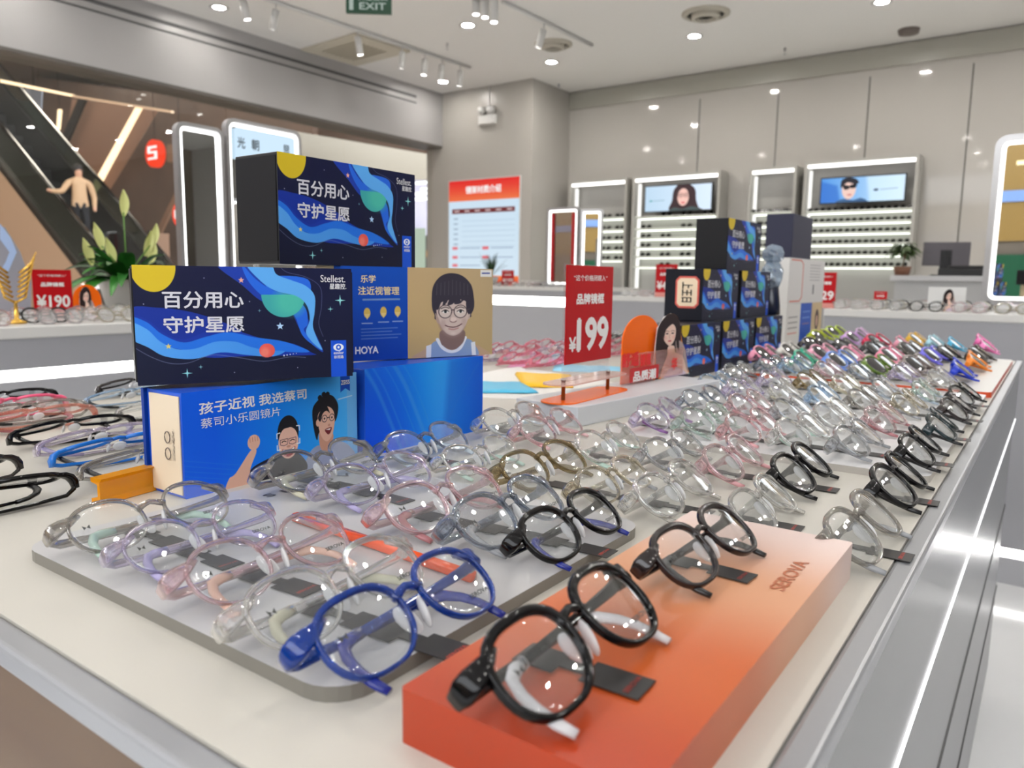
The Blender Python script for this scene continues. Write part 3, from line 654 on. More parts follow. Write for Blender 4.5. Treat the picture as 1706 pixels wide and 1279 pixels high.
# cellophane-wrapped toy beside the far tower
cp = Vector((-.610, 2.005, TZ + .1044))
t = thing('wrapped_toy', 'silvery blue cellophane-wrapped toy standing on the far tower lower course', 'toy', cp); t.scale = (.72, .72, .72)
CEL = clear('cellophane', (.66, .76, .84), (.34, .44, .58), .42, .8, .03, 2.3)
def crumple(b, c0, r, sd, n=15, m=11, wob=.3):
    rd = random.Random(sd); f = [(rd.uniform(3, 9), rd.uniform(2, 8), rd.uniform(0, 6.28), rd.uniform(.3, 1)) for _ in range(7)]; vs = []
    for i in range(m + 1):
        th = PI * i / m
        for j in range(n):
            ph = 2 * PI * j / n; k = 1 + wob * sum(a4 * abs(math.sin(round(a1) * ph + a2 * th + a3)) - .3 * a4 for a1, a2, a3, a4 in f) / 3
            vs.append((c0[0] + r[0] * k * math.sin(th) * math.cos(ph), c0[1] + r[1] * k * math.sin(th) * math.sin(ph), c0[2] + r[2] * k * math.cos(th)))
    b.add(vs, [(i * n + j, (i + 1) * n + j, (i + 1) * n + (j + 1) % n, i * n + (j + 1) % n) for i in range(m) for j in range(n)], None, False)
b = MB(); crumple(b, (0, 0, .215), (.034, .036, .03), 1); b.build('wrapped_head', CEL, t)
b = MB(); crumple(b, (0, 0, .14), (.032, .040, .050), 2); b.build('wrapped_body', CEL, t)
b = MB(); crumple(b, (.008, .044, .155), (.014, .034, .02), 3); b.build('wrapped_arm', CEL, t)
MB().lathe([(.02, 0), (.036, 0), (.035, .03), (.026, .10), (.012, .13)], 16).build('toy_base', mat('toy_dark', rgb(26, 34, 56), .15), t)
def blob(b, c0, r, n=14, m=9, wob=.12, sd=0):
    rd = random.Random(sd); vs = []
    for i in range(m + 1):
        th = PI * i / m
        for j in range(n):
            ph = 2 * PI * j / n; k = 1 + wob * (rd.random() - .5)
            vs.append((c0[0] + r[0] * k * math.sin(th) * math.cos(ph), c0[1] + r[1] * k * math.sin(th) * math.sin(ph), c0[2] + r[2] * math.cos(th)))
    b.add(vs, [(i * n + j, (i + 1) * n + j, (i + 1) * n + (j + 1) % n, i * n + (j + 1) % n) for i in range(m) for j in range(n)])
def zat(p, v):
    lo, hi = 0., 5.
    for _ in range(50):
        m = (lo + hi) / 2; cc = RC.transposed() @ (Vector((p[0], p[1], m)) - CAM)
        if 639.5 - F * cc.y / -cc.z > v: lo = m
        else: hi = m
    return lo
# ------------------------------------------------------------------ price signs and adverts
RED = mat('sign_red', rgb(186, 12, 22), .4, spec=.25); WINK = mat('sign_white', rgb(238, 236, 234), .4); CLR = clear('acrylic', (.97, .96, .96), (.8, .75, .75), .02, .2, .03)
PINKA = clear('pink_acrylic', (.98, .84, .80), (.9, .62, .56), .35, .55, .08); ORA = mat('orange_acrylic', rgb(255, 112, 20), .25, spec=.3); STEEL = mat('steel_post', rgb(170, 168, 166), .25, .9)
def red_sheet(par, w, h, z0, num, y=-.0016):
    MB().box(0, w, y, y + .0014, z0, z0 + h).build('red_sheet', RED, par)
    for nm, row in (('slogan_lettering', ('“这个价格闭眼入”', w * .5, z0 + h * .875, w * .72, h * .062, .01)), ('caption_lettering', ('品牌镜框', w * .5, z0 + h * .66, w * .60, h * .115, .04)), ('price_number', (num, w * .57, z0 + h * .29, w * .70, h * .36, .04)), ('yen_mark', ('¥', w * .14, z0 + h * .20, w * .15, h * .155, .03))):
        b = MB(); letters(b, *row); o = b.build(nm, WINK, par); o.location = (0, y - .0002, 0)
P1, P2 = PZ(938, 668, long_z), PZ(1012, 650, long_z)
e = P2 - P1; e.z = 0; sL = e.length; sang = math.atan2(e.y, e.x)
t = thing('price_sign', 'red 199 price sign in clear acrylic on an orange oval base', 'price sign', P1, sang)
pts = rrect(sL + .066, .052, .0255, 8, sL / 2, 0)
MB().prism([(x, y, 0) for x, y in pts], (0, 0, .0016)).build('sign_base', ORA, t)
pz = zat(P1, 634) - long_z
pts = rrect(sL + .062, .046, .0225, 8, sL / 2, 0)
MB().prism([(x, y, pz - .004) for x, y in pts], (0, 0, .002)).build('clear_platform', PINKA, t)
for k, px in enumerate((0, sL)):
    MB().lathe([(.0028, .0016), (.0028, pz), (.0036, pz), (.0036, pz + .002)], 14, cx=px).build('post', STEEL, t)
sz0, sz1 = zat(P1, 608) - long_z, zat(P1, 441) - long_z
MB().box(-.001, sL + .006, 0, .003, pz - .002, sz1 + .001).build('acrylic_panel', CLR, t)
red_sheet(t, sL + .004, sz1 - sz0, sz0, '199')
# advert on the long block
A1, A2 = PZ(1046, 642, long_z), PZ(1136, 625, long_z)
e = A2 - A1; e.z = 0; aL = e.length; aang = math.atan2(e.y, e.x)
def art_lady():
    a = Art(.62, 240, (245, 150, 60))
    sk = (238, 204, 188); hr = (42, 30, 32)
    a.poly([(.10, .80), (.08, .50), (.12, .22), (.28, .06), (.45, .01), (.60, .06), (.70, .2), (.74, .42), (.78, .64), (.56, .66), (.3, .8), (.2, .98), (.08, .98)], hr, smooth=True)
    a.poly([(.60, .45), (.78, .48), (.90, .68), (.97, .95), (.97, 1.02), (.8, 1.02), (.66, .70)], (176, 158, 156), smooth=True)
    a.poly([(.28, 1.02), (.30, .80), (.38, .66), (.40, .52), (.56, .52), (.60, .62), (.80, .70), (.93, .92), (.96, 1.02)], sk, smooth=True)
    a.poly([(.26, .30), (.34, .20), (.48, .17), (.58, .24), (.58, .38), (.52, .47), (.44, .51), (.35, .47), (.28, .40)], sk, smooth=True)
    a.poly([(.24, .36), (.28, .24), (.40, .14), (.52, .16), (.42, .20), (.32, .27), (.28, .40)], hr, smooth=True); a.poly([(.55, .17), (.62, .3), (.62, .5), (.70, .62), (.66, .3)], hr, smooth=True)
    for cx in (.36, .505): a.ell(cx, .318, .035, .011, (60, 40, 42)); a.line([(cx - .05, .285), (cx, .276), (cx + .05, .288)], .009, (96, 66, 60), .8, True)
    a.line([(.43, .33), (.42, .385), (.445, .392)], .008, (196, 150, 136), .8, True); a.ell(.435, .435, .045, .013, (196, 84, 90)); a.ell(.31, .38, .05, .03, (232, 168, 156), .5, .9); a.ell(.54, .38, .04, .03, (232, 168, 156), .5, .9)
    a.poly([(.34, 1.02), (.42, .90), (.60, .86), (.84, .93), (.90, 1.02)], (226, 208, 226), smooth=True)
    inside = (((a.U - .42) / .40) ** 2 + ((a.V - .42) / .42) ** 2 < 1) | ((a.V > .45) & (np.abs(a.U - .52) < .20 + .28 * (a.V - .45) / .55))
    return a, inside
AL, LMASK = art_lady()
def lady_mask(a):
    m = Art(a.asp, a.ny, (0, 0, 0))
    m.poly([(.10, 1.02), (.06, .80), (.08, .50), (.12, .22), (.28, .06), (.45, .01), (.60, .06), (.70, .2), (.76, .44), (.88, .62), (.97, .92), (.98, 1.02)], (255, 255, 255), smooth=True)
    return (m.C[..., 0] > .5)
LM = lady_mask(AL)
LADY_ME = AL.mesh('portrait_cutout', 1., 1., ink(), LM)
def lady_panel(par, x0, w, z0, h, y):
    o = link('portrait_cutout', LADY_ME, par); o.scale = (w, 1, h); o.location = (x0, y - .0005, z0)
    ol = [(.10, 0), (.06, .20), (.08, .50), (.12, .78), (.28, .94), (.45, .99), (.60, .94), (.70, .8), (.76, .56), (.88, .38), (.97, .08), (.98, 0)]
    MB().prism([(x0 + p[0] * w, y, z0 + p[1] * h) for p in ol], (0, .0016, 0)).build('cutout_board', mat('board_white', rgb(230, 225, 222), .4), par)
t = thing('advert_stand', 'small acrylic advert with orange arch, long-haired woman cutout and red lettering', 'advert stand', A1, aang)
ah = zat(A1, 527) - long_z
arch = [(-.002, .014, 0)]; aw = aL * .66
arch = [(aw * .0, .012, 0), (aw, .012, 0)] + [(aw / 2 + aw / 2 * math.cos(x), .012, ah * .62 + ah * .38 * math.sin(x)) for x in np.linspace(0, PI, 17)]
MB().prism(arch, (0, .002, 0)).build('orange_arch', ORA, t)
lady_panel(t, aL * .44, aL * .74, 0, ah * 1.02, .004)
PR = mat('red_lettering', rgb(226, 34, 34), .35)
MB().box(-.0265, aL * .98, -.003, -.0016, .004, ah * .46).build('clear_front', clear('red_tint_acrylic', (.98, .90, .88), (.9, .5, .45), .08, .25, .03), t)
for row, y in ((('舒适', .0, ah * .38, .052, ah * .22, .05), -.0034), (('镜框', .046, ah * .35, .036, ah * .20, .05), -.0034), (('华', aL * .80, ah * .22, .022, ah * .2, .05), -.0034)):
    b = MB(); letters(b, *row); o = b.build('red_lettering', PR, t); o.location = (0, y, 0)
MB().box(0, aL * .5, -.0034, -.003, .004, ah * .25).build('red_card', mat('red_card', rgb(196, 26, 26), .4), t)
b = MB(); letters(b, '品质潮', aL * .25, ah * .12, aL * .40, ah * .16, .04); o = b.build('white_lettering', WINK, t); o.location = (0, -.0037, 0)

# ------------------------------------------------------------------ eyeglasses
def lens_outline(kind, n=44):
    out = []
    for i in range(n):
        a = 2 * PI * i / n; ca, sa = math.cos(a), math.sin(a)
        if kind == 'panto':
            ex = 2.7; A, B = .0242, .0190
        elif kind == 'round': ex = 2.35; A, B = .0236, .0198
        else: ex = 2.9; A, B = .0244, .0176
        r = (abs(ca / A) ** ex + abs(sa / B) ** ex) ** (-1 / ex)
        x, z = r * ca, r * sa
        if z < 0: x *= 1 - (.10 if kind == 'round' else .17) * (-z / B) ** 1.4            # narrower below
        x += -.0012 * (z / B) if kind != 'round' else 0
        out.append((x, z))
    return out
def curve_y(x): return 1.15 * x * x
def make_meshes(kind, rt=.0017, rd=.0021, cx=.0325):
    """lens plane xz, front faces -y; returns meshes of the parts"""
    out = lens_outline(kind); parts = {}
    b = MB(); b.smooth = True
    ends = []
    for s in (1, -1):
        pts = [(s * (cx + p[0]), curve_y(cx + p[0]), p[1]) for p in out]
        b.tube(pts, (rd, rt), 10, closed=True, up=(0, 1, 0), sq=True) if False else None
        vs = []; n = len(out); S = 10
        for i in range(n):
            p = Vector((pts[i][0], 0, pts[i][2])); tn = Vector((pts[(i + 1) % n][0] - pts[i - 1][0], 0, pts[(i + 1) % n][2] - pts[i - 1][2])).normalized()
            nr = Vector((-tn.z, 0, tn.x)); 
            if nr.dot(p - Vector((s * cx, 0, 0))) < 0: nr = -nr
            top = max(0., out[i][1] / .02); rr = rt * (1 + .55 * top)
            for j in range(S):
                a = 2 * PI * (j + .5) / S; ca, sa = math.cos(a), math.sin(a); ca = math.copysign(abs(ca) ** .6, ca); sa = math.copysign(abs(sa) ** .6, sa)
                vs.append(p + nr * (rr * ca + rr * .5) + Vector((0, pts[i][1] + rd * sa, 0)))
        fs = [(i * S + j, i * S + (j + 1) % S, ((i + 1) % n) * S + (j + 1) % S, ((i + 1) % n) * S + j) for i in range(n) for j in range(S)]
        if s > 0: fs = [tuple(reversed(f)) for f in fs]
        b.add(vs, fs, 0, True)
        # end piece
        xe = cx + max(p[0] for p in out)
        b.tube([(s * (xe - .0105), curve_y(xe) - .0004, .0148), (s * (xe - .0045), curve_y(xe) - .0003, .0128), (s * (xe + .0015), curve_y(xe) + .0004, .0110), (s * (xe + .0060), curve_y(xe) + .0026, .0100), (s * (xe + .0084), curve_y(xe) + .0066, .0094), (s * (xe + .0090), curve_y(xe) + .0128, .0090)],
               [(.0011, .0012), (.0018, .0030), (.0022, .0045), (.0024, .0054), (.0025, .0054), (.0021, .0038)], 12, up=(0, 0, 1), sq=True)
    xi = cx - max(-p[0] for p in out)
    b.tube([(-xi - .0015, curve_y(xi), .0068), (-xi * .45, -.0004, .0094), (0, -.0010, .0102), (xi * .45, -.0004, .0094), (xi + .0015, curve_y(xi), .0068)], [(.0020, .0028), (.0019, .0022), (.0018, .0020), (.0019, .0022), (.0020, .0028)], 10, up=(0, 0, 1))
    parts['frame'] = b
    # lenses
    for nm, s in (('lens', 1),):
        b = MB(); b.smooth = True; n = len(out); rings = (1., .8, .5, .2)
        vs = []
        for side, off in ((0, -.0006), (1, .0006)):
            for q in rings:
                for p in out: X = cx + p[0] * q; vs.append((X, curve_y(X) + off - .0010 * (1 - q * q), p[1] * q))
            vs.append((cx, curve_y(cx) + off - .0010, 0))
        K = len(rings) * n + 1; fs = []
        for k in range(len(rings) - 1):
            for i in range(n):
                i2 = (i + 1) % n; f = (k * n + i, k * n + i2, (k + 1) * n + i2, (k + 1) * n + i); fs.append(f); fs.append(tuple(K + x for x in reversed(f)))
        for i in range(n):
            i2 = (i + 1) % n; f = ((len(rings) - 1) * n + i, (len(rings) - 1) * n + i2, K - 1); fs.append(f); fs.append(tuple(K + x for x in reversed(f)))
            fs.append((i, i + K, i2 + K, i2))
        fs = [tuple(reversed(f)) for f in fs]
        b.add(vs, fs, 0, True); parts['lens'] = b
    # nose pad (right one), clear silicone drop behind the inner rim
    b = MB(); b.smooth = True; m_ = Matrix.Translation((xi - .0022, .0052, -.0035)) @ Matrix.Rotation(math.radians(18), 4, 'Y') @ Matrix.Rotation(math.radians(-24), 4, 'Z')
    b.T = m_; vs = []
    for i in range(9):
        th = PI * i / 8
        for j in range(10): ph = 2 * PI * j / 10; vs.append((.0018 * math.sin(th) * math.cos(ph), .0046 * math.sin(th) * math.sin(ph), .0088 * math.cos(th)))
    b.add(vs, [(i * 10 + j, (i + 1) * 10 + j, (i + 1) * 10 + (j + 1) % 10, i * 10 + (j + 1) % 10) for i in range(8) for j in range(10)]); parts['pad'] = b
    # folded temples: hinge at +x (near) and -x (further back)
    xh = cx + max(p[0] for p in out) + .0085
    for nm, s, yo in (('temple_r', 1, 0.), ('temple_l', -1, .0045)):
        path = [(s * xh, .0125, .0090), (s * (xh - .0015), .0150 + yo * .4, .0088), (s * (xh - .008), .0165 + yo, .0084), (s * (xh - .03), .0178 + yo, .0078), (s * .0, .0182 + yo, .0070), (s * -.022, .0174 + yo, .0060)]
        b = MB(); b.smooth = True
        b.tube(path, [(.0016, .0034), (.0016, .0034), (.0016, .0032), (.0014, .0026), (.0013, .0024), (.0013, .0024)], 10, up=(0, 0, 1), sq=True); parts[nm] = b
        b = MB(); b.smooth = True
        path = [(s * -.0215, .0175 + yo, .0061), (s * -.031, .0162 + yo, .0052), (s * -.0385, .0135 + yo, .0022), (s * -.0430, .0100 + yo * .8, -.0045), (s * -.0450, .0065 + yo * .5, -.0125), (s * -.0450, .0035 + yo * .3, -.0200), (s * -.0442, .0000 + yo * .2, -.0275)]
        b.tube(path, [(.0030, .0017), (.0034, .0018), (.0034, .0019), (.0032, .0019), (.0030, .0019), (.0030, .0020), (.0024, .0016)], 10, up=(0, 1, 0), sq=False); parts[nm + '_tip'] = b
    return parts
# the black fold-over tag that hangs from one temple and lies under the frame
def tag_mesh():
    b = MB()
    b.box(-.0085, .0095, -.029, -.002, .0003, .0008).box(-.0035, .0045, -.002, .016, .0004, .0009).box(-.010, .008, .010, .030, .0005, .0010)
    letters(b, 'SEROVA', 0, 0, .0145, .0024, .02, 1)
    nv = 24
    b.v = b.v[:nv] + [(p[0] + .0005, p[2] * 1.0 - .0225, .0011) for p in b.v[nv:]]
    return b.mesh('price_tag', [mat('tag_black', rgb(38, 36, 36), .45), mat('tag_red', rgb(176, 60, 50), .5)])
TAG_ME = tag_mesh()
def lens_print_mesh():
    b = MB(); letters(b, 'SEROVA', .0395, -.0105, .0155, .0026, .03)
    for sx in (-1, 1): b.add([(-.047, 0, .002), (-.047 + sx * .0025, 0, .0040), (-.047 + sx * .0021, 0, .0004)], [(0, 1, 2) if sx < 0 else (0, 2, 1)])
    letters(b, 'PINKRAIN', -.0335, -.0130, .012, .0014, .02) if False else None
    return b.mesh('lens_print', mat('lens_ink', rgb(60, 62, 60), .5))
LENSP_ME = lens_print_mesh()
KITS = {}
LEANS = {'': 52, '_flat': 68}
for kind, rt, rd in (('panto', .0011, .0019), ('round', .00095, .0016), ('rect', .0014, .0020), ('bold', .0015, .0022)):
  for sfx, deg in LEANS.items():
    if kind == 'round' and sfx: continue
    P = make_meshes('panto' if kind == 'bold' else kind, rt, rd); RL = Matrix.Rotation(-math.radians(deg), 4, 'X')
    zmin = min((RL @ Vector(v)).z for nm in ('frame', 'temple_r_tip', 'temple_l_tip', 'temple_r', 'temple_l') for v in P[nm].v)
    K = {'lift': -zmin}
    for nm, mb in P.items():
        nm2 = {'frame': 'frame_front', 'pad': 'nose_pad'}.get(nm, nm)
        mb.v = [tuple((RL @ Vector(v)) - Vector((0, 0, zmin - .0002))) for v in mb.v]
        K[nm] = mb.mesh(nm2, BLACK)
    for nm in ('lens', 'pad'):
        src = P[nm]; mb2 = MB(); mb2.v = [(-v[0], v[1], v[2]) for v in src.v]; mb2.f = [tuple(reversed(f)) for f in src.f]; mb2.m = src.m; mb2.sm = src.sm; K[nm + '_l'] = mb2.mesh(nm, BLACK)
    K['print_T'] = Matrix.Translation((0, 0, -zmin + .0002)) @ RL @ Matrix.Translation((0, curve_y(.04) - .0022, 0))
    KITS[kind + sfx] = K
def T_(r, g, b2): return rgb(r, g, b2)
FR = {   # name: (frame material, tip colour)
    'smoke': crystal('smoke_clear', T_(226, 224, 221), .72, T_(130, 126, 122)), 'grey': crystal('grey_clear', T_(236, 237, 239), .72, T_(160, 162, 166)),
    'clear': crystal('crystal_clear', T_(250, 250, 249)), 'lavender': crystal('lavender_clear', T_(244, 240, 250), .72, T_(196, 186, 220)),
    'pink': crystal('pink_clear', T_(251, 239, 241), .72, T_(230, 190, 198)), 'rose': crystal('rose_clear', T_(251, 234, 236), .72, T_(234, 184, 190)),
    'mint': crystal('mint_clear', T_(240, 248, 244), .72, T_(186, 212, 202)), 'blue': crystal('blue_clear', T_(226, 238, 250), .72, T_(150, 190, 230)),
    'olive': crystal('olive_clear', T_(214, 204, 180), .5, T_(120, 102, 70)), 'sand': crystal('sand_clear', T_(240, 236, 226), .72, T_(170, 158, 136)),
    'steelgrey': crystal('steelgrey_clear', T_(216, 221, 228), .72, T_(104, 114, 128)),
    'cobalt': clear('cobalt_acetate', T_(70, 130, 210), T_(14, 62, 150), .42, .85), 'black': BLACK, 'brown': mat('dark_brown', rgb(32, 24, 24), .12), 'teal': mat('black_teal', rgb(18, 36, 40), .12),
}
LENSM = clear('demo_lens', (.965, .975, .98), (.8, .85, .9), 0., .02, .0, 1.58)
LENSD = mat('dark_lens', rgb(38, 36, 40), .06)
PADM = clear('silicone_pad', (.93, .93, .93), (.9, .9, .9), .5, .75, .25, 1.4)
TIPC = dict(white=(226, 226, 228), blue=(24, 44, 150), mint=(196, 222, 208), lavender=(188, 178, 222), peach=(240, 196, 176), cream=(214, 210, 186), pink=(236, 176, 180), purple=(150, 96, 168), clear=None, ice=(206, 222, 236), black=(20, 19, 21), rosewood=(196, 130, 134), grey=(170, 172, 176))
TIPS = {k: (clear('tip_' + k, rgb(*[min(255, int(x * .5 + 125)) for x in v]), rgb(*v), .62, .85, .12) if k not in ('black',) else mat('tip_black', rgb(*v), .25)) if v else None for k, v in TIPC.items()}
def setm(o, m):
    s_ = o.material_slots[0]; s_.link = 'OBJECT'; s_.material = m
def glasses(label, x, y, z, kind='panto', fr='clear', tip='clear', rz=PI / 2, lens=None, tagged=True, printed=False, group=None, sc=1., name='eyeglasses', frm=None, tipm=None, tagflip=1):
    K = KITS[kind]; fm = frm or FR[fr]; tm = tipm or TIPS.get(tip) or fm
    t = thing(name, label, 'glasses', (x, y, z), rz, group); t.scale = (sc, sc, sc)
    def part(nm, me, m, par=None): o = link(nm, me, par or t); setm(o, m); return o
    part('frame_front', K['frame'], fm)
    lm = lens or LENSM
    part('lens', K['lens'], lm); part('lens', K['lens_l'], lm)
    if lens is None: part('nose_pad', K['pad'], PADM); part('nose_pad', K['pad_l'], PADM)
    for nm in ('temple_r', 'temple_l'):
        tp = part('temple', K[nm], fm); part('temple_tip', K[nm + '_tip'], tm, tp)
    if tagged: 
        o = link('price_tag', TAG_ME, t); o.location = (tagged if isinstance(tagged, float) else .001, 0, 0)
    if printed: o = link('lens_print', LENSP_ME, t); o.matrix_local = K['print_T']
    return t
Z1 = TZ + .0078
ZB = TZ + .0073
def G(label, u1, v1, u2, v2, z, kind, fr, tip='clear', **kw):
    """placed by where both lens centres stand, lens centres at the kit's own height"""
    lf = z + KITS[kind]['lift']; q1, q2 = PZ(u1, v1, lf), PZ(u2, v2, lf)
    p = (q1 + q2) / 2
    da = math.degrees(math.atan2(q2.y - q1.y, q2.x - q1.x)) - 90
    da = max(-4, min(4, da * .6))
    sc = max(.88, min(1.03, (q2 - q1).length / .065))
    return glasses(label, p.x, p.y, z, kind, fr, tip, PI / 2 + math.radians(da), sc=sc, **kw)
# front row on the rounded grey tray
G('smoky grey clear eyeglasses at the outer corner of the rounded grey tray', 183, 872, 328, 835, Z1, 'round', 'smoke', 'mint', printed=True)
G('lavender-tipped clear eyeglasses, second in the front row of the grey tray', 275, 901, 408, 864, Z1, 'round', 'lavender', 'lavender', printed=True)
G('pink clear eyeglasses with peach tips in the middle of the tray front row', 390, 948, 525, 893, Z1, 'round', 'pink', 'peach', printed=True)
G('colourless eyeglasses beside the cobalt blue pair on the grey tray', 499, 1010, 642, 940, Z1, 'panto', 'clear', 'cream', printed=True)
G('cobalt blue eyeglasses at the near corner of the grey tray', 618, 1053, 760, 969, Z1, 'panto', 'cobalt', 'blue', printed=True)
# second row on the tray
G('greyish clear eyeglasses with cream tips in front of the laughing kids box', 497, 788, 590, 755, Z1, 'round', 'smoke', 'cream', printed=True)
G('pale purple clear eyeglasses, second in the rear row of the grey tray', 588, 803, 681, 778, Z1, 'round', 'lavender', 'lavender', printed=True)
G('pink clear eyeglasses with rosewood tips in the rear row of the grey tray', 693, 847, 798, 809, Z1, 'panto', 'pink', 'rosewood', printed=True)
G('steel grey clear eyeglasses with dark bridge beside the black and blue pair', 813, 870, 897, 825, Z1, 'panto', 'steelgrey', 'grey', printed=True)
G('black eyeglasses with blue tips on the corner of the grey tray', 922, 886, 993, 847, Z1, 'bold', 'black', 'blue', printed=True)
# on the orange block
G('black eyeglasses with white tips at the front of the orange block', 908, 1100, 1026, 1002, SZ + .0005, 'bold', 'black', 'white', printed=True)
G('black eyeglasses with black tips at the back of the orange block', 1149, 912, 1213, 877, SZ + .0005, 'bold', 'brown', 'black', printed=True)
# bare table between the grey tray and the white board, two rows
q = TZ + .0004
for d in (
    ('grey clear eyeglasses standing close to the plain blue box', 680, 746, 750, 726, 'round', 'steelgrey', 'ice'),
    ('mint-tipped clear eyeglasses behind the pink pair near the plain blue box', 773, 761, 838, 744, 'round', 'clear', 'mint'),
    ('olive brown translucent eyeglasses in the middle of the table', 877, 783, 944, 760, 'panto', 'olive', 'clear'),
    ('sand grey eyeglasses with blue-grey bridge behind the black and blue pair', 998, 803, 1055, 781, 'panto', 'sand', 'grey'),
    ('crystal clear eyeglasses standing behind the pair on the orange block', 1102, 824, 1153, 795, 'panto', 'clear', 'clear'),
    ('colourless eyeglasses between two black pairs just beyond the orange block', 1260, 849, 1292, 817, 'panto', 'clear', 'clear'),
    ('taupe clear eyeglasses beside the pale corner of the orange block', 1421, 895, 1466, 852, 'panto', 'smoke', 'grey'),
    ('ice-clear eyeglasses standing at the end of the long grey block', 831, 703, 891, 688, 'round', 'clear', 'ice'),
    ('pale pink clear eyeglasses at the corner of the long grey block', 895, 717, 947, 700, 'round', 'pink', 'pink'),
    ('colourless eyeglasses with mint tips behind the olive brown pair', 995, 744, 1041, 725, 'round', 'clear', 'mint'),
    ('grey-rimmed clear eyeglasses behind the sand grey pair', 1106, 753, 1150, 736, 'panto', 'grey', 'clear'),
    ('rose-tinted clear eyeglasses in front of the white board edge', 1208, 772, 1243, 748, 'panto', 'pink', 'pink'),
    ('black eyeglasses in front of the white board edge', 1322, 792, 1357, 762, 'bold', 'black', 'black'),
    ('black eyeglasses by the steel edge behind the taupe clear pair', 1489, 813, 1514, 779, 'bold', 'black', 'black')):
    G(d[0], *d[1:5], q, d[5], d[6], d[7], printed=False)
# rows on the white board, columns counted from the steel table edge
cols = [-.098, -.155, -.212, -.268, -.325, -.382]
rows = [.862, 1.015, 1.172, 1.325]
tbl = [
    [('black', 'black', 'rect'), ('grey', 'grey', 'panto'), ('clear', 'mint', 'panto'), ('rose', 'pink', 'round'), ('mint', 'clear', 'round'), ('lavender', 'purple', 'round')],
    [('teal', 'black', 'rect'), ('pink', 'rosewood', 'panto'), ('clear', 'clear', 'panto'), ('grey', 'clear', 'round'), ('pink', 'pink', 'round'), ('steelgrey', 'grey', 'round')],
    [('brown', 'black', 'rect'), ('sand', 'grey', 'panto'), ('smoke', 'clear', 'panto'), ('blue', 'ice', 'panto'), ('clear', 'cream', 'round'), ('lavender', 'lavender', 'round')],
    [('black', 'black', 'rect'), ('mint', 'ice', 'panto'), ('grey', 'ice', 'panto'), ('sand', 'cream', 'round'), ('olive', 'clear', 'round'), ('lavender', 'clear', 'round')]]
cn = {'black': 'black', 'grey': 'grey clear', 'clear': 'colourless', 'rose': 'rose clear', 'mint': 'greenish clear', 'lavender': 'lavender clear', 'teal': 'blackish teal', 'pink': 'pale pink clear', 'steelgrey': 'grey-rimmed clear', 'brown': 'blackish brown', 'sand': 'sand-tinted clear', 'smoke': 'smoky clear', 'blue': 'sky blue clear', 'olive': 'olive clear'}
inn = ['next to the steel table edge', 'second pair from the steel edge', 'third pair from the steel edge', 'fourth pair from the steel edge', 'fifth pair from the steel edge', 'sixth pair from the steel edge']
rn = ['first', 'second', 'third', 'last']
for r in range(4):
    for k in range(6):
        f, tp, kd = tbl[r][k]
        glasses('%s eyeglasses, %s, %s row on white board' % (cn[f], inn[k], rn[r]), cols[k] + random.uniform(-.004, .004), rows[r] + random.uniform(-.006, .006), ZB, kd, f, tp, PI / 2 + math.radians(random.uniform(-5, 4)))
# the board's front edge also carries one extra black pair close to the near corner
# colourful kids sunglasses on the orange-rimmed board
ZO = TZ + .0098
SOL = {}
def solid(n, r, g, b2):
    SOL.setdefault(n, mat('plastic_' + n.replace(' ', '_'), rgb(r, g, b2), .3)); return SOL[n]
kids = [
    (1282, 590, 'pink', (236, 150, 176), 1), (1345, 597, 'mint green', (40, 178, 140), 1), (1322, 584, 'white', (226, 222, 214), 1), (1378, 588, 'light pink', (238, 168, 190), 1), (1405, 600, 'blue', (100, 140, 220), 1),
    (1424, 590, 'rose pink', (240, 150, 180), 1), (1364, 574, 'black', (36, 28, 32), 1), (1412, 576, 'glossy black', (24, 24, 26), 1), (1372, 560, 'lime', (196, 210, 40), 1), (1396, 553, 'yellow-green', (190, 216, 44), 1),
    (1430, 563, 'lilac', (206, 160, 220), 1), (1441, 556, 'pale lilac', (224, 184, 226), 1), (1466, 568, 'red', (220, 40, 84), 1), (1464, 581, 'jet black', (28, 30, 30), 1), (1490, 592, 'candy pink', (240, 140, 166), 1),
    (1508, 572, 'dusky pink', (226, 150, 170), 1), (1522, 582, 'dark olive', (84, 78, 70), 1), (1531, 565, 'yellow', (230, 176, 32), 1), (1564, 570, 'pale blue', (170, 216, 230), 1), (1594, 573, 'sky blue', (80, 180, 220), 1),
    (1640, 568, 'hot pink', (236, 110, 176), 1), (1648, 577, 'bubblegum pink', (240, 130, 190), 1), (1560, 592, 'violet', (110, 104, 226), 1), (1584, 588, 'black and white', (26, 26, 28), 1), (1636, 590, 'charcoal', (66, 60, 56), 1),
    (1630, 601, 'orange', (238, 134, 32), 1), (1606, 615, 'cobalt', (24, 56, 190), 1), (1471, 609, 'leaf green', (92, 122, 30), 1), (1534, 607, 'brown grey', (120, 108, 104), 1)]
for i, (u, v, nm, cc, dk) in enumerate(kids):
    p = PZ(u, v, ZO + .018)
    if any((p.x - w[0]) ** 2 + ((p.y - w[1]) * .42) ** 2 < .0019 for w in SOL.get('_pos', [])): pass
    m = solid(nm, *cc)
    glasses('%s kids sunglasses with dark lenses on the orange-rimmed board' % nm, p.x, p.y, ZO, 'rect' if i % 3 else 'panto', 'black', 'clear', PI / 2 + math.radians(random.uniform(-10, 6)), lens=LENSD, tagged=False, frm=m, tipm=m, name='sunglasses', sc=1.18)
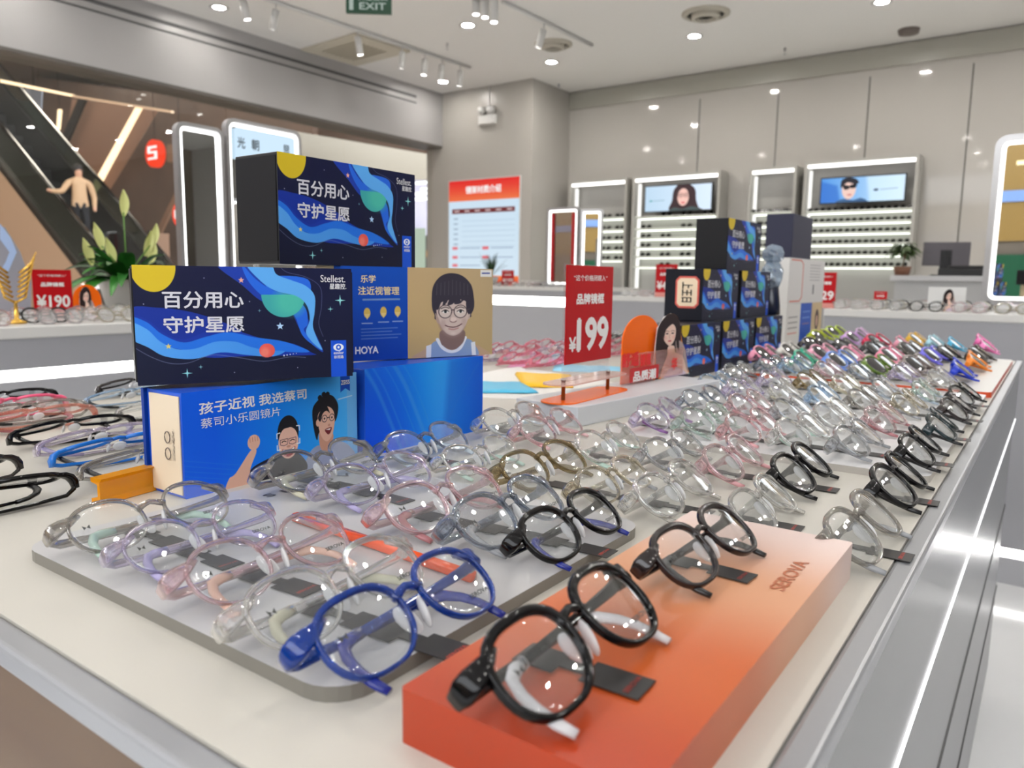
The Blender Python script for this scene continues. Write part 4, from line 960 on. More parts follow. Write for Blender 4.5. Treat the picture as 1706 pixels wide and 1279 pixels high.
for (u, v, f, tp, lb) in ((1292, 607, 'steelgrey', 'ice', 'grey-blue clear eyeglasses in front of the pink sunglasses'), (1330, 608, 'blue', 'ice', 'ice blue clear eyeglasses at the front of the orange-rimmed board'), (1385, 614, 'pink', 'clear', 'pale pink clear eyeglasses at the front of the orange-rimmed board'),
                       (1440, 618, 'steelgrey', 'grey', 'dark grey clear eyeglasses before the leaf green sunglasses'), (1512, 620, 'lavender', 'lavender', 'lavender clear eyeglasses beside the brown grey sunglasses'), (1574, 630, 'clear', 'clear', 'colourless eyeglasses before the cobalt sunglasses'),
                       (1235, 610, 'grey', 'grey', 'grey clear eyeglasses at the foot of the far tower'), (1200, 628, 'blue', 'ice', 'pale blue clear eyeglasses behind the end of the long grey block')):
    p = PZ(u, v, TZ + .026); glasses(lb, p.x, p.y, ZO if p.y > 1.47 and p.x > -.51 else TZ + .0004, 'panto', f, tp, PI / 2 + math.radians(random.uniform(-6, 4)), tagged=True)
# far side of the table: pairs facing the other way
far = [((10, 730, 210, 703), 'black eyeglasses between the peach and pale lavender pairs by the table rim', 'black', 'black'), ((75, 750, 235, 715), 'pale lavender eyeglasses between a black pair and the bright blue pair', 'lavender', 'lavender'),
       ((110, 768, 262, 728), 'bright blue eyeglasses with black tips near the laughing kids box', 'brightblue', 'black'), ((175, 783, 300, 750), 'grey eyeglasses with black tips above the amber bar', 'smoke', 'black'),
       ((-135, 838, 55, 822), 'large black eyeglasses lying near the table corner short of the amber bar', 'black', 'black'), ((-60, 710, 160, 685), 'peach clear eyeglasses between the hot pink pair and a black pair', 'rosec', 'rosewood'),
       ((-60, 696, 140, 678), 'smoky eyeglasses with black tips between the hot pink and peach pairs', 'smoke', 'black'), ((-80, 684, 102, 673), 'hot pink eyeglasses near the far rim of the table', 'hotpink', 'rosewood'), ((-80, 672, 78, 662), 'thick black eyeglasses at the far rim of the table', 'black', 'black'),
       ((165, 650, 280, 636), 'round dark metal eyeglasses by the far rim behind the navy box', 'brown', 'black'), ((150, 668, 270, 655), 'pale blue clear eyeglasses by the far rim behind the navy box', 'blue', 'black'), ((215, 690, 320, 672), 'clear eyeglasses with black tips half hidden behind the boxes', 'clear', 'black'),
       ((-185, 800, -60, 788), 'dark eyeglasses of which only one end shows at the photo border', 'brown', 'black')]
FR['brightblue'] = mat('bright_blue', rgb(24, 112, 204), .25); FR['rosec'] = clear('peach_clear', T_(246, 214, 204), T_(230, 150, 130), .2, .6); FR['hotpink'] = mat('hot_pink', rgb(238, 90, 130), .3)
for (u1, v1, u2, v2), lb, f, tp in far:
    p = (PZ(u1, v1, TZ + .013) + PZ(u2, v2, TZ + .013)) / 2
    glasses(lb, p.x, p.y, TZ + .0004, 'rect_flat' if f in ('black', 'brightblue') else 'panto_flat', f, tp, -PI / 2 + math.radians(random.uniform(-3, 3)), tagged=False)
# beyond the 199 sign
FR['pinksolid'] = clear('candy_clear', T_(246, 196, 206), T_(236, 140, 160), .35, .7)
bk = [('black', 'rimmed in black'), ('clear', 'colourless'), ('black', 'rimmed in black'), ('lavender', 'pale lilac'), ('pinksolid', 'candy pink')]
n = 0
gp = {'black': ('black-rimmed clear eyeglasses in the crowd between the boy portrait and the 199 sign', 'black pairs beyond the price sign'), 'clear': ('colourless eyeglasses in the crowd between the boy portrait and the 199 sign', 'clear pairs beyond the price sign'),
      'lavender': ('pale lilac eyeglasses in the crowd beyond the 199 sign', 'lilac pairs beyond the price sign'), 'pinksolid': ('candy pink eyeglasses in the crowd beyond the 199 sign', 'pink pairs beyond the price sign')}
for y, xs, fl in ((1.36, (-1.09, -1.02, -.95, -.88), ('pinksolid', 'lavender', 'pinksolid', 'pinksolid')), (1.51, (-1.12, -1.05, -.98, -.91), ('pinksolid', 'pinksolid', 'lavender', 'pinksolid')), (1.66, (-1.10, -1.03, -.96, -.89), ('pinksolid', 'pinksolid', 'pinksolid', 'pinksolid')), (1.83, (-1.12, -1.05, -.98, -.91, -.84), ('lavender', 'pinksolid', 'pinksolid', 'clear', 'lavender')), (2.0, (-1.12, -1.05, -.98, -.91, -.84, -.77), ('black', 'black', 'clear', 'black', 'black', 'clear')), (2.16, (-1.12, -1.05, -.98, -.91, -.84, -.77), ('clear', 'black', 'black', 'clear', 'black', 'black'))):
    for x, f in zip(xs, fl):
        lb, g = gp[f]
        glasses(lb, x + random.uniform(-.006, .006), y + random.uniform(-.01, .01), TZ + .0004, 'round', f, 'clear', -PI / 2 + math.radians(random.uniform(-8, 8)), tagged=False, group=g)

# ------------------------------------------------------------------ small things on the table
p0, p1 = PZ(153, 838, TZ), PZ(249, 812, TZ); e = p1 - p0; L = e.length + .012
AMB = clear('amber_acrylic', rgb(255, 214, 80), rgb(240, 160, 14), .5, .8, .1)
t = MB(); sec = [(0, 0), (.014, 0), (.014, .004), (.006, .006), (.006, .016), (.014, .018), (.014, .0215), (0, .0215), (.003, .018), (.003, .004)]
t.prism([(0, a - .014, z) for a, z in sec], (L, 0, 0))
o = t.build('acrylic_bar', AMB, None, .0006); o.location = p0 + Vector((0, 0, .0003)); o.rotation_euler = (0, 0, math.atan2(e.y, e.x)); tag(o, 'amber translucent bar lying against the cream end of the kids box', 'bar')
p0, p1 = PZ(492, 858, TZ + .012), PZ(788, 958, TZ + .012); e = p1 - p0
p0.z = TZ + .0078 + .0032
o = MB().tube([(0, 0, 0), (e.length, 0, 0)], (.0036, .0031), 12, sq=True).build('orange_stick', clear('neon_orange', rgb(255, 96, 20), rgb(255, 92, 14), .7, .85, .12), None); o.location = p0; o.rotation_euler = (0, 0, math.atan2(e.y, e.x)); tag(o, 'neon orange stick lying across the rounded grey tray under the eyeglasses', 'stick')
def pouch(name, label, px, thick, m, par_z=TZ, corner=.004):
    ps = [PZ(u, v, par_z) for u, v in px]; cx_ = sum((p for p in ps), Vector()) / len(ps)
    b = MB(); b.smooth = True; n = len(ps); 
    fine = []
    for i in range(n):
        for k in range(6): fine.append(ps[i].lerp(ps[(i + 1) % n], k / 6))
    m2 = len(fine); vs = []
    for ring, (q, h) in enumerate(((1., 0.0002), (1., thick * .3), (.94, thick * .8), (.7, thick), (.3, thick * 1.05))):
        for p in fine: w = cx_.lerp(p, q); vs.append((w.x - cx_.x, w.y - cx_.y, h + (.0008 * math.sin(60 * w.x + 90 * w.y) if ring > 1 else 0)))
    vs.append((0, 0, thick * 1.05))
    fs = [(r * m2 + i, r * m2 + (i + 1) % m2, (r + 1) * m2 + (i + 1) % m2, (r + 1) * m2 + i) for r in range(4) for i in range(m2)]
    fs += [(4 * m2 + i, 4 * m2 + (i + 1) % m2, 5 * m2) for i in range(m2)] + [tuple(range(m2 - 1, -1, -1))]
    b.add(vs, fs, 0, True); o = b.build(name, m); o.location = (cx_.x, cx_.y, par_z); tag(o, label, name.split('_')[-1]); return o
pouch('sheet', 'white leaflet sheet under the yellow and blue pouches', ((790, 662), (1010, 672), (1040, 640), (860, 610), (760, 630)), .001, mat('paper', rgb(232, 230, 226), .5))
pouch('blue_pouch', 'sky blue flat pouch lying behind the plain blue box', ((780, 655), (897, 655), (868, 639), (780, 637)), .0045, mat('sky_pouch', rgb(70, 186, 226), .35), TZ + .0016)
pouch('yellow_pouch', 'bright yellow pouch lying behind the 199 sign', ((874, 645), (955, 646), (952, 628), (858, 624)), .0075, mat('yellow_pouch', rgb(250, 196, 12), .4), TZ + .0016)
pouch('pink_cloth', 'pink cloth folded in front of the crowd of pink eyeglasses', ((845, 612), (945, 607), (960, 598), (860, 600)), .002, mat('pink_cloth', rgb(240, 168, 206), .7))
pouch('blue_cloth', 'small pale blue cloth beside the 199 sign', ((920, 618), (1035, 622), (1040, 612), (925, 607)), .0025, mat('pale_blue_cloth', rgb(150, 212, 240), .7))
# ------------------------------------------------------------------ low-detail folded pairs for the far counters and wall shelves
def small_pair(lensmat, framemat):
    b = MB(); P = MB()
    for s in (1, -1):
        pts = [(s * .0325 + .0225 * math.cos(a), .0, .019 + .0185 * math.sin(a)) for a in np.linspace(0, 2 * PI, 15)[:-1]]
        b.tube([(x, (z - .019) * .5, z) for x, y, z in pts], .0026, 5, closed=True, up=(0, 1, 0), k=0)
        n = 14; v = [(x, (z - .019) * .5, z) for x, y, z in pts]
        b.add(v + [(x, y + .001, z) for x, y, z in v], [tuple(range(n)), tuple(range(2 * n - 1, n - 1, -1))], 1)
    b.tube([(-.011, .003, .025), (0, .003, .027), (.011, .003, .025)], .0017, 5); 
    for s in (1, -1): b.tube([(s * .054, .004, .026), (s * .062, .008, .026), (s * .060, .020, .022), (0, .026, .016), (s * -.05, .022, .010), (s * -.056, .016, .002)], .0019, 5)
    return b.mesh('eyeglasses', [framemat, lensmat])
SHINE = clear('counter_lens', (.95, .95, .95), (.8, .8, .8), .12, .3, .05, 1.7)
SUN = small_pair(mat('sun_lens', rgb(26, 24, 26), .1), mat('sun_frame', rgb(34, 30, 30), .3))
SMALLS = [small_pair(SHINE, FR[k]) for k in ('clear', 'pink', 'grey', 'sand')] + [small_pair(SHINE, BLACK)]
def small(me, x, y, z, rz, label, group, name='eyeglasses', sc=1.):
    o = bpy.data.objects.new(name, me); COL.objects.link(o); o.location = (x, y, z); o.rotation_euler = (0, 0, rz); o.scale = (sc,) * 3
    tag(o, label, 'glasses', group); return o
# left counter
r = random.Random(3)
for i in range(9):
    for k in range(4):
        if (k == 3 and i < 4) or (k in (2, 3) and i > 5) or (k == 1 and i > 6): continue
        small(SMALLS[(i + 2 * k) % 5], xl - .05 - .075 * k, .60 + .152 * i + r.uniform(-.01, .01), zl + .0004, PI / 2 + r.uniform(-.1, .1), 'small folded eyeglasses in the rows on the counter by the storefront', 'eyeglasses on the storefront counter')
for i in range(11):
    for k in range(2):
        small(SMALLS[(i + 3 * k) % 5], PY(825, 480, ym).x - .6 + .155 * i - (.6 if i > 8 else 0) * 0, ym + .08 + .14 * k, MCZ + .0004, r.uniform(-.1, .1), 'small folded eyeglasses on the counter before the red-topped poster', 'eyeglasses on the poster counter') if PY(825, 480, ym).x - .6 + .155 * i < PY(925, 480, ym).x else None
xa, xb = PY(1022, 494, yn2).x + .08, PY(1310, 494, yn2).x
for i in range(int((xb - xa) / .15)):
    for k in range(3):
        small(SMALLS[(i + k) % 5], xa + .15 * i, yn2 + .07 + .12 * k, NC2 + .0004, r.uniform(-.1, .1), 'small folded eyeglasses on the counter behind the 199 sign', 'eyeglasses behind the 199 sign')
xa = PY(1372, 519, yn).x + .08
for i in range(12):
    for k in range(4):
        small(SMALLS[(2 * i + k) % 5], xa + .14 * i, yn + .05 + .09 * k, NCZ + .0004, r.uniform(-.15, .15), 'small folded eyeglasses on the counter beyond the colourful kids frames', 'eyeglasses on the far grey counter')

# ------------------------------------------------------------------ more price signs
def small_sign(label, u0, v0, u1, v1, num, plane, val, cover=True):
    p = (PX if plane == 'x' else PY)
    a, b_ = p(u0, v1, val), p(u1, v1, val); top = p(u0, v0, val).z
    e = b_ - a; e.z = 0; w = e.length
    if plane == 'x' and e.y < 0: pass
    t = thing('price_sign', label, 'price sign', (a.x, a.y, a.z), math.atan2(e.y, e.x)); h = top - a.z
    MB().box(-.002, w + .002, 0, .003, 0, h).build('acrylic_panel', CLR, t); MB().box(-.004, w + .004, -.02, .02, -.0002, .002).build('sign_foot', CLR, t)
    MB().box(0, w, -.0016, -.0002, h * .0, h * .14).build('pink_band', mat('sign_pink', rgb(226, 150, 140), .4), t)
    MB().box(0, w, -.0016, -.0002, h * .14, h).build('red_sheet', RED, t)
    for nm, row in (('slogan_lettering', ('“这个价格闭眼入”', w * .5, h * .88, w * .72, h * .05, .01)), ('caption_lettering', ('品牌镜框', w * .5, h * .70, w * .60, h * .09, .04)), ('price_number', ('¥' + num, w * .5, h * .36, w * .86, h * .26, .03))):
        b = MB(); letters(b, *row); o = b.build(nm, WINK, t); o.location = (0, -.0020, 0)
    return t
def on(z, u, v): return PZ(u, v, z)
xs = xl - .30
t = small_sign('red 190 price sign on the counter by the storefront', 57, 437, 122, 520, '190', 'x', xs); t.location.z = zl
q = PX(168, 515, xs + .01)
t = thing('advert_stand', 'round orange portrait advert beside the red 190 sign', 'advert stand', (xs + .012, PX(122, 515, xs).y, zl), PI / 2)
wv = PX(170, 515, xs).y - PX(122, 515, xs).y; hv = PX(145, 474, xs).z - zl
MB().prism([(wv * .5 + wv * .5 * math.cos(a), .012, hv * .5 + hv * .5 * math.sin(a)) for a in np.linspace(0, 2 * PI, 33)[:-1]], (0, .003, 0)).build('orange_disc', ORA, t)
lady_panel(t, wv * .15, wv * .62, 0, hv * .95, .006)
t = small_sign('red price sign mostly hidden behind the front tower of boxes', 275, 440, 337, 520, '199', 'x', xl - .20); t.location.z = zl
t = small_sign('red 469 price sign left of the far tower of boxes', 1091, 446, 1127, 500, '469', 'y', yn2 + .05); t.location.z = NC2
t = small_sign('red 29 price sign at the end of the far tower of boxes', 1352, 445, 1391, 504, '29', 'y', yn + .08); t.location.z = NCZ
t = small_sign('tiny red price sign beside the plant under the poster', 836, 446, 856, 472, '199', 'y', ym + .2); t.location.z = MCZ
t = small_sign('small red price sign in front of the reception counter', 1456, 468, 1478, 494, '99', 'y', yn + .5); t.location.z = NCZ
# advert card on the far counter
a0, a1 = PY(1544, 512, yn + .2), PY(1607, 512, yn + .2)
t = thing('advert_card', 'white card with a brown-haired woman portrait on the far grey counter', 'card', (a0.x, a0.y, NCZ), 0)
wc, hc = a1.x - a0.x, PY(1575, 478, yn + .2).z - NCZ
MB().box(0, wc, .006, .009, 0, hc).build('card_board', mat('card_white', rgb(226, 226, 224), .5), t); lady_panel(t, wc * .38, wc * .42, 0, hc * .92, .003)

# ------------------------------------------------------------------ lighted mirrors
LEDM = glow('mirror_led', (1, .99, .97), 3.2)
def mirror(label, p0, w, h, rz, name='tall_mirror', led=.012, fr_=.02, depth=.03, rad=.05):
    """p0: lower corner of the frame; local x to the right, front -y"""
    t = thing(name, label, 'mirror', p0, rz)
    o_ = rrect(w, h, rad, 7, w / 2, h / 2); i_ = rrect(w - 2 * fr_, h - 2 * fr_, rad - fr_ * .7, 7, w / 2, h / 2); n = len(o_)
    b = MB(); v = [(x, 0, z) for x, z in o_] + [(x, 0, z) for x, z in i_] + [(x, depth, z) for x, z in o_] + [(x, depth, z) for x, z in i_]
    fs = []
    for k in range(n):
        k2 = (k + 1) % n; fs += [(k, k2, n + k2, n + k), (2 * n + k, 3 * n + k, 3 * n + k2, 2 * n + k2), (k, 2 * n + k, 2 * n + k2, k2), (n + k, n + k2, 3 * n + k2, 3 * n + k)]
    b.add(v, [tuple(reversed(f)) for f in fs]); b.build('mirror_frame', SILVER, t)
    MB().prism([(x, depth * .5, z) for x, z in rrect(w - 2 * fr_ - .001, h - 2 * fr_ - .001, rad - fr_ * .7, 7, w / 2, h / 2)], (0, .004, 0)).build('mirror_glass', MIRROR, t)
    if led:
        a = rrect(w - 2 * fr_ - .004, h - 2 * fr_ - .004, rad - fr_ * .8, 7, w / 2, h / 2); c2 = rrect(w - 2 * fr_ - .004 - 2 * led, h - 2 * fr_ - .004 - 2 * led, max(.008, rad - fr_ * .8 - led), 7, w / 2, h / 2)
        y = depth * .5 - .003; b = MB(); v = [(x, y, z) for x, z in a] + [(x, y, z) for x, z in c2] + [(x, y + .002, z) for x, z in a] + [(x, y + .002, z) for x, z in c2]
        fs = []
        for k in range(n):
            k2 = (k + 1) % n; fs += [(k, n + k, n + k2, k2), (2 * n + k, 2 * n + k2, 3 * n + k2, 3 * n + k)]
        b.add(v, fs); b.build('light_frame', LEDM, t)
    return t
def stand_mirror(label, z, px0, px1, plane, val, top, ang, **kw):
    p = PX if plane == 'x' else PY
    a = p(px0, top, val); hgt = a.z - z - .012
    return a, hgt
xm = xl - .66
a, b_ = PX(305, 470, xm), PX(382, 470, xm); topz = PX(342, 209, xm).z
m1 = mirror('tall light-framed mirror panel standing edge to edge beside a second one behind the front tower', (a.x, a.y, zl), (b_ - a).length, topz - zl, PI / 2, rad=.035, fr_=.014)
c2 = PX(386, 470, xm + .002); d_ = PX(507, 470, xm + .0); hz = PX(440, 207, xm).z
m2 = mirror('wider light-framed mirror panel reflecting a shop sign, behind the front tower', (c2.x, c2.y, zl), (d_ - c2).length, hz - zl, PI / 2, rad=.04, fr_=.014)
wv = (d_ - c2).length
b = MB().prism([(x, -.0005, z) for x, z in rrect(wv * .80, (hz - zl) * .16, .01, 4, wv * .5, (hz - zl) * .875)], (0, .001, 0)); b.k = 1
letters(b, '光', wv * .18, (hz - zl) * .88, wv * .10, wv * .12, .02, 1, -.001); letters(b, '朝', wv * .36, (hz - zl) * .88, wv * .10, wv * .12, .02, 1, -.001); letters(b, '显', wv * .78, (hz - zl) * .88, wv * .10, wv * .12, .02, 1, -.001)
b.build('sign_reflection', [glow('sign_reflection_glow', (.62, .80, .95), 1.1), DARK], m2)  # shop sign's reflection, put in as a glowing sheet with letters
for m, w in ((m1, (b_ - a).length), (m2, wv)):
    MB().box(-.0, w, -.03, .06, -.0, .008).build('mirror_foot', SILVER, m)
yv = ym + .25
a, b_ = PY(909, 456, yv), PY(962, 456, yv)
m3 = mirror('white-framed mirror with red edges standing on the poster counter', (a.x, a.y, MCZ), b_.x - a.x, PY(935, 345, yv).z - MCZ, 0, rad=.03, fr_=.02, led=.016)
hh3 = PY(935, 345, yv).z - MCZ
MB().box(.045, .075, .004, .008, .05, hh3 - .05).box(b_.x - a.x - .07, b_.x - a.x - .045, .004, .008, .05, hh3 - .05).build('red_border', mat('border_red', rgb(190, 30, 36), .3), m3)
a, b_ = PY(963, 456, yv), PY(994, 456, yv)
m4 = mirror('narrow white-framed mirror turned away next to the red-edged mirror', (a.x + .01, a.y, MCZ), (b_.x - a.x) * 1.05, PY(980, 348, yv).z - MCZ, math.radians(18), rad=.025, fr_=.018, led=.014)
yv = yn + .46
a = PY(1634, 490, yv); hm = PY(1660, 226, yv).z - (NCZ + .02)
m5 = mirror('tall light-framed mirror on the far grey counter in front of the grey wall', (a.x, a.y, NCZ + .02), .42, hm, math.radians(-4), rad=.045, fr_=.022, led=.014)
MB().box(.08, .34, -.05, .08, -.02, -.001).build('mirror_foot', SILVER, m5)

# ------------------------------------------------------------------ plants, trophy, odd panel at the storefront counter
LEAF = noisy('lily_leaf', rgb(34, 92, 36), rgb(58, 128, 44), 9., .35); FLOW = mat('lily_flower', rgb(226, 228, 150), .4); STEM = mat('stem', rgb(96, 140, 60), .5)
def leaf(b, base, ang, L, w, up, droop, n=7, fold=.25):
    d = Vector((math.cos(ang), math.sin(ang), 0)); sd = Vector((-d.y, d.x, 0)); vs = []
    for i in range(n + 1):
        t = i / n; p = Vector(base) + d * (L * t) + Vector((0, 0, up * t - droop * t * t)); ww = w * math.sin(PI * min(1, t * .93 + .04)) ** .8 * (1 - .25 * t)
        vs += [p + sd * ww + Vector((0, 0, ww * fold)), p - Vector((0, 0, .0006)), p - sd * ww + Vector((0, 0, ww * fold))]
    fs = []
    for i in range(n): 
        for j in (0, 1): fs.append((3 * i + j, 3 * i + j + 1, 3 * i + j + 4, 3 * i + j + 3))
    k = len(vs); vs2 = vs + [Vector(p) - Vector((0, 0, .0012)) for p in vs]; fs2 = fs + [tuple(x + k for x in reversed(f)) for f in fs]
    b.add(vs2, fs2, None, True)
xp = xl - .46
pc = PX(212, 470, xp)
t = thing('peace_lily', 'potted peace lily with pale yellow-green flowers on the storefront counter', 'plant', (pc.x, pc.y, zl))
MB().lathe([(.06, 0), (.085, .10), (.092, .112), (.084, .112), (.08, .10)], 24).build('pot', mat('pot_white', rgb(216, 214, 210), .35), t)
MB().lathe([(.004, .095), (.079, .098), (.079, .102)], 20).build('soil', mat('soil', rgb(60, 46, 36), .9), t)
b = MB(); rr = random.Random(5)
for i in range(46):
    a_ = i * 2.399; q_ = rr.random(); leaf(b, (.02 * math.cos(a_), .02 * math.sin(a_), .10), a_, .10 + .13 * q_, .020 + .012 * rr.random(), .17 - .10 * q_ + .04 * rr.random(), .09 + .07 * q_)
b.build('foliage', LEAF, t)
for i, (dy, dz, tl) in enumerate(((.0, .325, 0), (-.075, .215, 1), (-.11, .165, 1), (.065, .20, 2), (.085, .225, 2), (.075, .165, 2), (-.04, .17, 1))):
    b = MB(); b.tube([(0, 0, .1), (0, dy * .5, .1 + (dz - .1) * .6), (0, dy, dz)], .0022, 6, k=1)
    ang = {0: PI / 2, 1: -PI / 2, 2: PI / 2}[tl]
    vs = []; n = 8
    for k in range(n + 1):
        s_ = k / n; w_ = .016 * math.sin(PI * min(1, s_ * .9 + .08)); z_ = dz - .012 + .085 * s_; yy = dy + (.025 if tl == 2 else -.02 if tl == 1 else .004) * s_
        vs += [(w_ * .4, yy - w_, z_), (-.004, yy, z_), (w_ * .4, yy + w_, z_), (w_ * .4 - .001, yy - w_, z_), (-.0055, yy, z_), (w_ * .4 - .001, yy + w_, z_)]
    fs = []
    for k in range(n):
        for j in (0, 1): fs.append((6 * k + j, 6 * k + j + 1, 6 * k + 7 + j, 6 * k + 6 + j)); fs.append((6 * k + 3 + j, 6 * k + 9 + j, 6 * k + 10 + j, 6 * k + 4 + j))
    b.add(vs, fs, 0, True); b.build('flower', [FLOW, STEM], t)
# trophy
pt_ = PX(27, 520, xl - .12)
t = thing('winged_trophy', 'small golden winged trophy on the storefront counter beside the 190 sign', 'trophy', (xl - .12, pt_.y, zl), PI / 2)
MB().lathe([(.022, 0), (.022, .006), (.006, .012), (.004, .05), (.007, .058)], 16).build('stem_base', GOLD, t)
for s in (1, -1):
    b = MB()
    for k in range(7):
        f = k / 6; x0, z0 = s * (.004 + .010 * f), .055 + .012 * k; x1, z1 = s * (.030 + .026 * f), .085 + .016 * k
        b.tube([(x0, 0, z0), ((x0 + x1) / 2 + s * .006, 0, (z0 + z1) / 2 - .004), (x1, 0, z1)], [(.0035, .0065), (.0032, .0070), (.0012, .002)], 8, up=(0, 1, 0))
    b.build('wing', GOLD, t)
pq = [PX(u, v, xl - .55) for u, v in ((-60, 385), (8, 378), (34, 420), (52, 470), (52, 520), (-60, 520))]
o = MB().prism(pq, (-.02, 0, 0)).build('display_card', mat('card_grey', rgb(156, 156, 166), .4), None); tag(o, 'grey counter card with a pale blue angled stripe behind the golden trophy', 'card')
MB().prism([PX(u, v, xl - .548) for u, v in ((0, 372), (18, 396), (28, 420), (16, 448), (4, 470), (0, 470), (0, 452), (10, 436), (16, 420), (0, 398))], (-.0019, 0, 0)).build('blue_stripe', mat('stripe_blue', rgb(176, 200, 240), .4), o)

# plant under the poster
pc = PY(818, 476, ym + .35)
t = thing('spiky_plant', 'small spiky potted plant in front of the red-topped poster', 'plant', (pc.x, pc.y, MCZ))
MB().lathe([(.05, 0), (.07, .08), (.06, .08)], 18).build('pot', mat('pot_grey', rgb(170, 170, 172), .4), t)
b = MB(); rr = random.Random(8)
for i in range(34):
    a_ = i * 2.399; leaf(b, (0, 0, .075), a_, .04 + .12 * rr.random(), .006, .14 + .15 * rr.random(), .06, 5)
b.build('foliage', mat('dark_leaf', rgb(38, 66, 36), .5), t)
o = MB().lathe([(.07, 0), (.09, .012), (.05, .03), (.01, .034)], 20).build('dark_tray', DARK); pq_ = PY(900, 474, ym + .5); o.location = (pq_.x, pq_.y, MCZ); tag(o, 'small dark dish on the poster counter before the red-edged mirror', 'dish')
o = MB().box(0, .16, 0, .10, 0, .05).build('paper_box', mat('white_card', rgb(222, 220, 216), .5), None, .004); pq_ = PY(866, 476, ym + .56); o.location = (pq_.x, pq_.y, MCZ); tag(o, 'plain white paper box on the poster counter', 'box')

# ------------------------------------------------------------------ light-box poster on the column
yc = 8.10
c00, c11 = PY(748, 302, yc), PY(866, 294, yc); bot = PY(752, 470, yc).z
pw, ph = c11.x - c00.x, (c00.z + c11.z) / 2 - bot
a = Art(pw / ph, 200, (206, 228, 244))
a.fill(lambda U, V: np.stack([.80 + .04 * V, .89 + .02 * V, .96 + 0 * V], -1))
a.poly([(-.02, -.02), (1.02, -.02), (1.02, .20), (-.02, .20)], (226, 26, 30), col2=(240, 120, 70)); a.poly([(-.02, .93), (1.02, .93), (1.02, 1.02), (-.02, 1.02)], (240, 130, 60), col2=(226, 50, 30))
a.poly([(.05, .275), (.94, .275), (.94, .32), (.05, .32)], (110, 40, 44))
for k in range(6): a.line([(.09 + .15 * k, .297), (.15 + .15 * k, .297)], .014, (220, 200, 200))
for r_ in range(6):
    a.line([(.08, .37 + .05 * r_), (.13, .37 + .05 * r_)], .012, (130, 150, 170), .8); a.line([(.2, .395 + .05 * r_), (.94, .395 + .05 * r_)], .004, (150, 176, 200), .6)
for r_, y in enumerate((.66, .75, .83)):
    a.line([(.07, y), (.12, y)], .03, (226, 120, 130)); a.line([(.17, y), (.46, y)], .008, (110, 130, 160), .7)
    if r_ < 2: a.line([(.51, y), (.57, y)], .03, (226, 110, 120)); a.line([(.62, y), (.92, y)], .008, (110, 130, 160), .7)
t = thing('lightbox_poster', 'glowing price table poster with red header on the grey column', 'poster', (c00.x, yc, bot), 0)
MB().box(-.01, pw + .01, .0005, .018, -.01, ph + .01).build('poster_frame', WPLAS, t)
link('printed_front', a.mesh('printed_front', pw, ph, ink('lit_ink', .4, 1.0)), t)
b = MB(); letters(b, '镜架材质介绍', pw * .5, ph * .905, pw * .5, ph * .075, .03); o = b.build('poster_lettering', glow('lit_white', (1, 1, 1), 1.0), t); o.location = (0, -.002, 0)

# ------------------------------------------------------------------ wall cabinets with lit shelves
yw = 8.72
SHELF = mat('shelf_white', rgb(220, 224, 214), .4); CABF = mat('cabinet_side', rgb(178, 176, 170), .35); CABB = mat('cabinet_back', rgb(168, 166, 162), .45); SLED = glow('shelf_led', (.95, 1., .90), 3.)
onames = ['top', 'second', 'third', 'fourth', 'fifth', 'sixth']
zbot = PY(1430, 478, yw).z - .25
def cabinet(label, short, u0, u1, vtop, vbot, shelves, n, screen=None, gapu=0):
    x0, x1 = PY(u0, vtop, yw).x, PY(u1, vtop, yw).x
    ztop = PY((u0 + u1) / 2, vtop, yw).z; z0 = .75
    t = thing('wall_cabinet', label, 'cabinet', ((x0 + x1) / 2, yw, 0), 0); hw = (x1 - x0) / 2; d = .255
    b = MB(); b.box(-hw - .03, -hw, 0, d, z0, ztop + .03).box(hw, hw + .03, 0, d, z0, ztop + .03).box(-hw, hw, 0, d, ztop, ztop + .03).box(-hw - .03, hw + .03, 0, d, 0, z0); b.build('cabinet_frame', CABF, t)
    MB().box(-hw, hw, d - .03, d - .01, z0, ztop).build('back_panel', CABB, t)
    MB().box(-hw + .005, hw - .005, .01, .05, ztop - .035, ztop - .005).build('top_light', glow('cabinet_led', (1, .98, .95), 3.), t)
    MB().box(-hw + .004, -hw + .02, .10, .16, z0 + .1, ztop - .05).build('side_light', glow('side_led', (1, .99, .95), 1.3), t)
    um = (u0 + u1) / 2
    for k, v in enumerate(shelves):
        z = PY(um, v, yw).z
        s = MB().box(-hw, hw, .03, d - .03, z - .02, z).build('shelf', SHELF, t)
        if k > 0 or True: MB().box(-hw + .01, hw - .01, .15, .20, z - .027, z - .02).build('shelf_light', SLED, s)
        for i in range(n):
            if gapu and (i * 7 + k * 3) % 5 == 0: continue
            x = (x0 + x1) / 2 - hw + (i + .5) * 2 * hw / n
            small(SUN, x, yw + .09, z + .0003, random.uniform(-.06, .06), 'dark sunglasses on the %s lit shelf of the %s' % (onames[k], short), 'sunglasses, %s shelf, %s' % (onames[k], short), 'sunglasses', 1.22 if 2 * hw / n > .16 else 1.0)
    MB().box(-hw, hw, .02, d - .03, z0, z0 + .02).build('cabinet_base', SHELF, t)
    if screen:
        su0, sv0, su1, sv1, art = screen
        p0, p1 = PY(su0, sv1, yw), PY(su1, sv0, yw); zb_ = (PY(su0, sv1, yw).z + PY(su1, sv1 - 4, yw).z) / 2
        s = thing('display_screen', 'glowing advert screen of %s mounted in the %s' % (art[1], short), 'screen', (p0.x, yw + .04, zb_), 0)
        w, h = p1.x - p0.x, p1.z - zb_
        MB().box(-.012, w + .012, .002, .04, -.012, h + .012).box(w * .4, w * .6, .04, d - .07, h * .3, h * .7).build('screen_case', DARK, s); link('screen_picture', art[0].mesh('screen_picture', w, h, ink('screen_ink', .2, 1.25)), s)
    return t
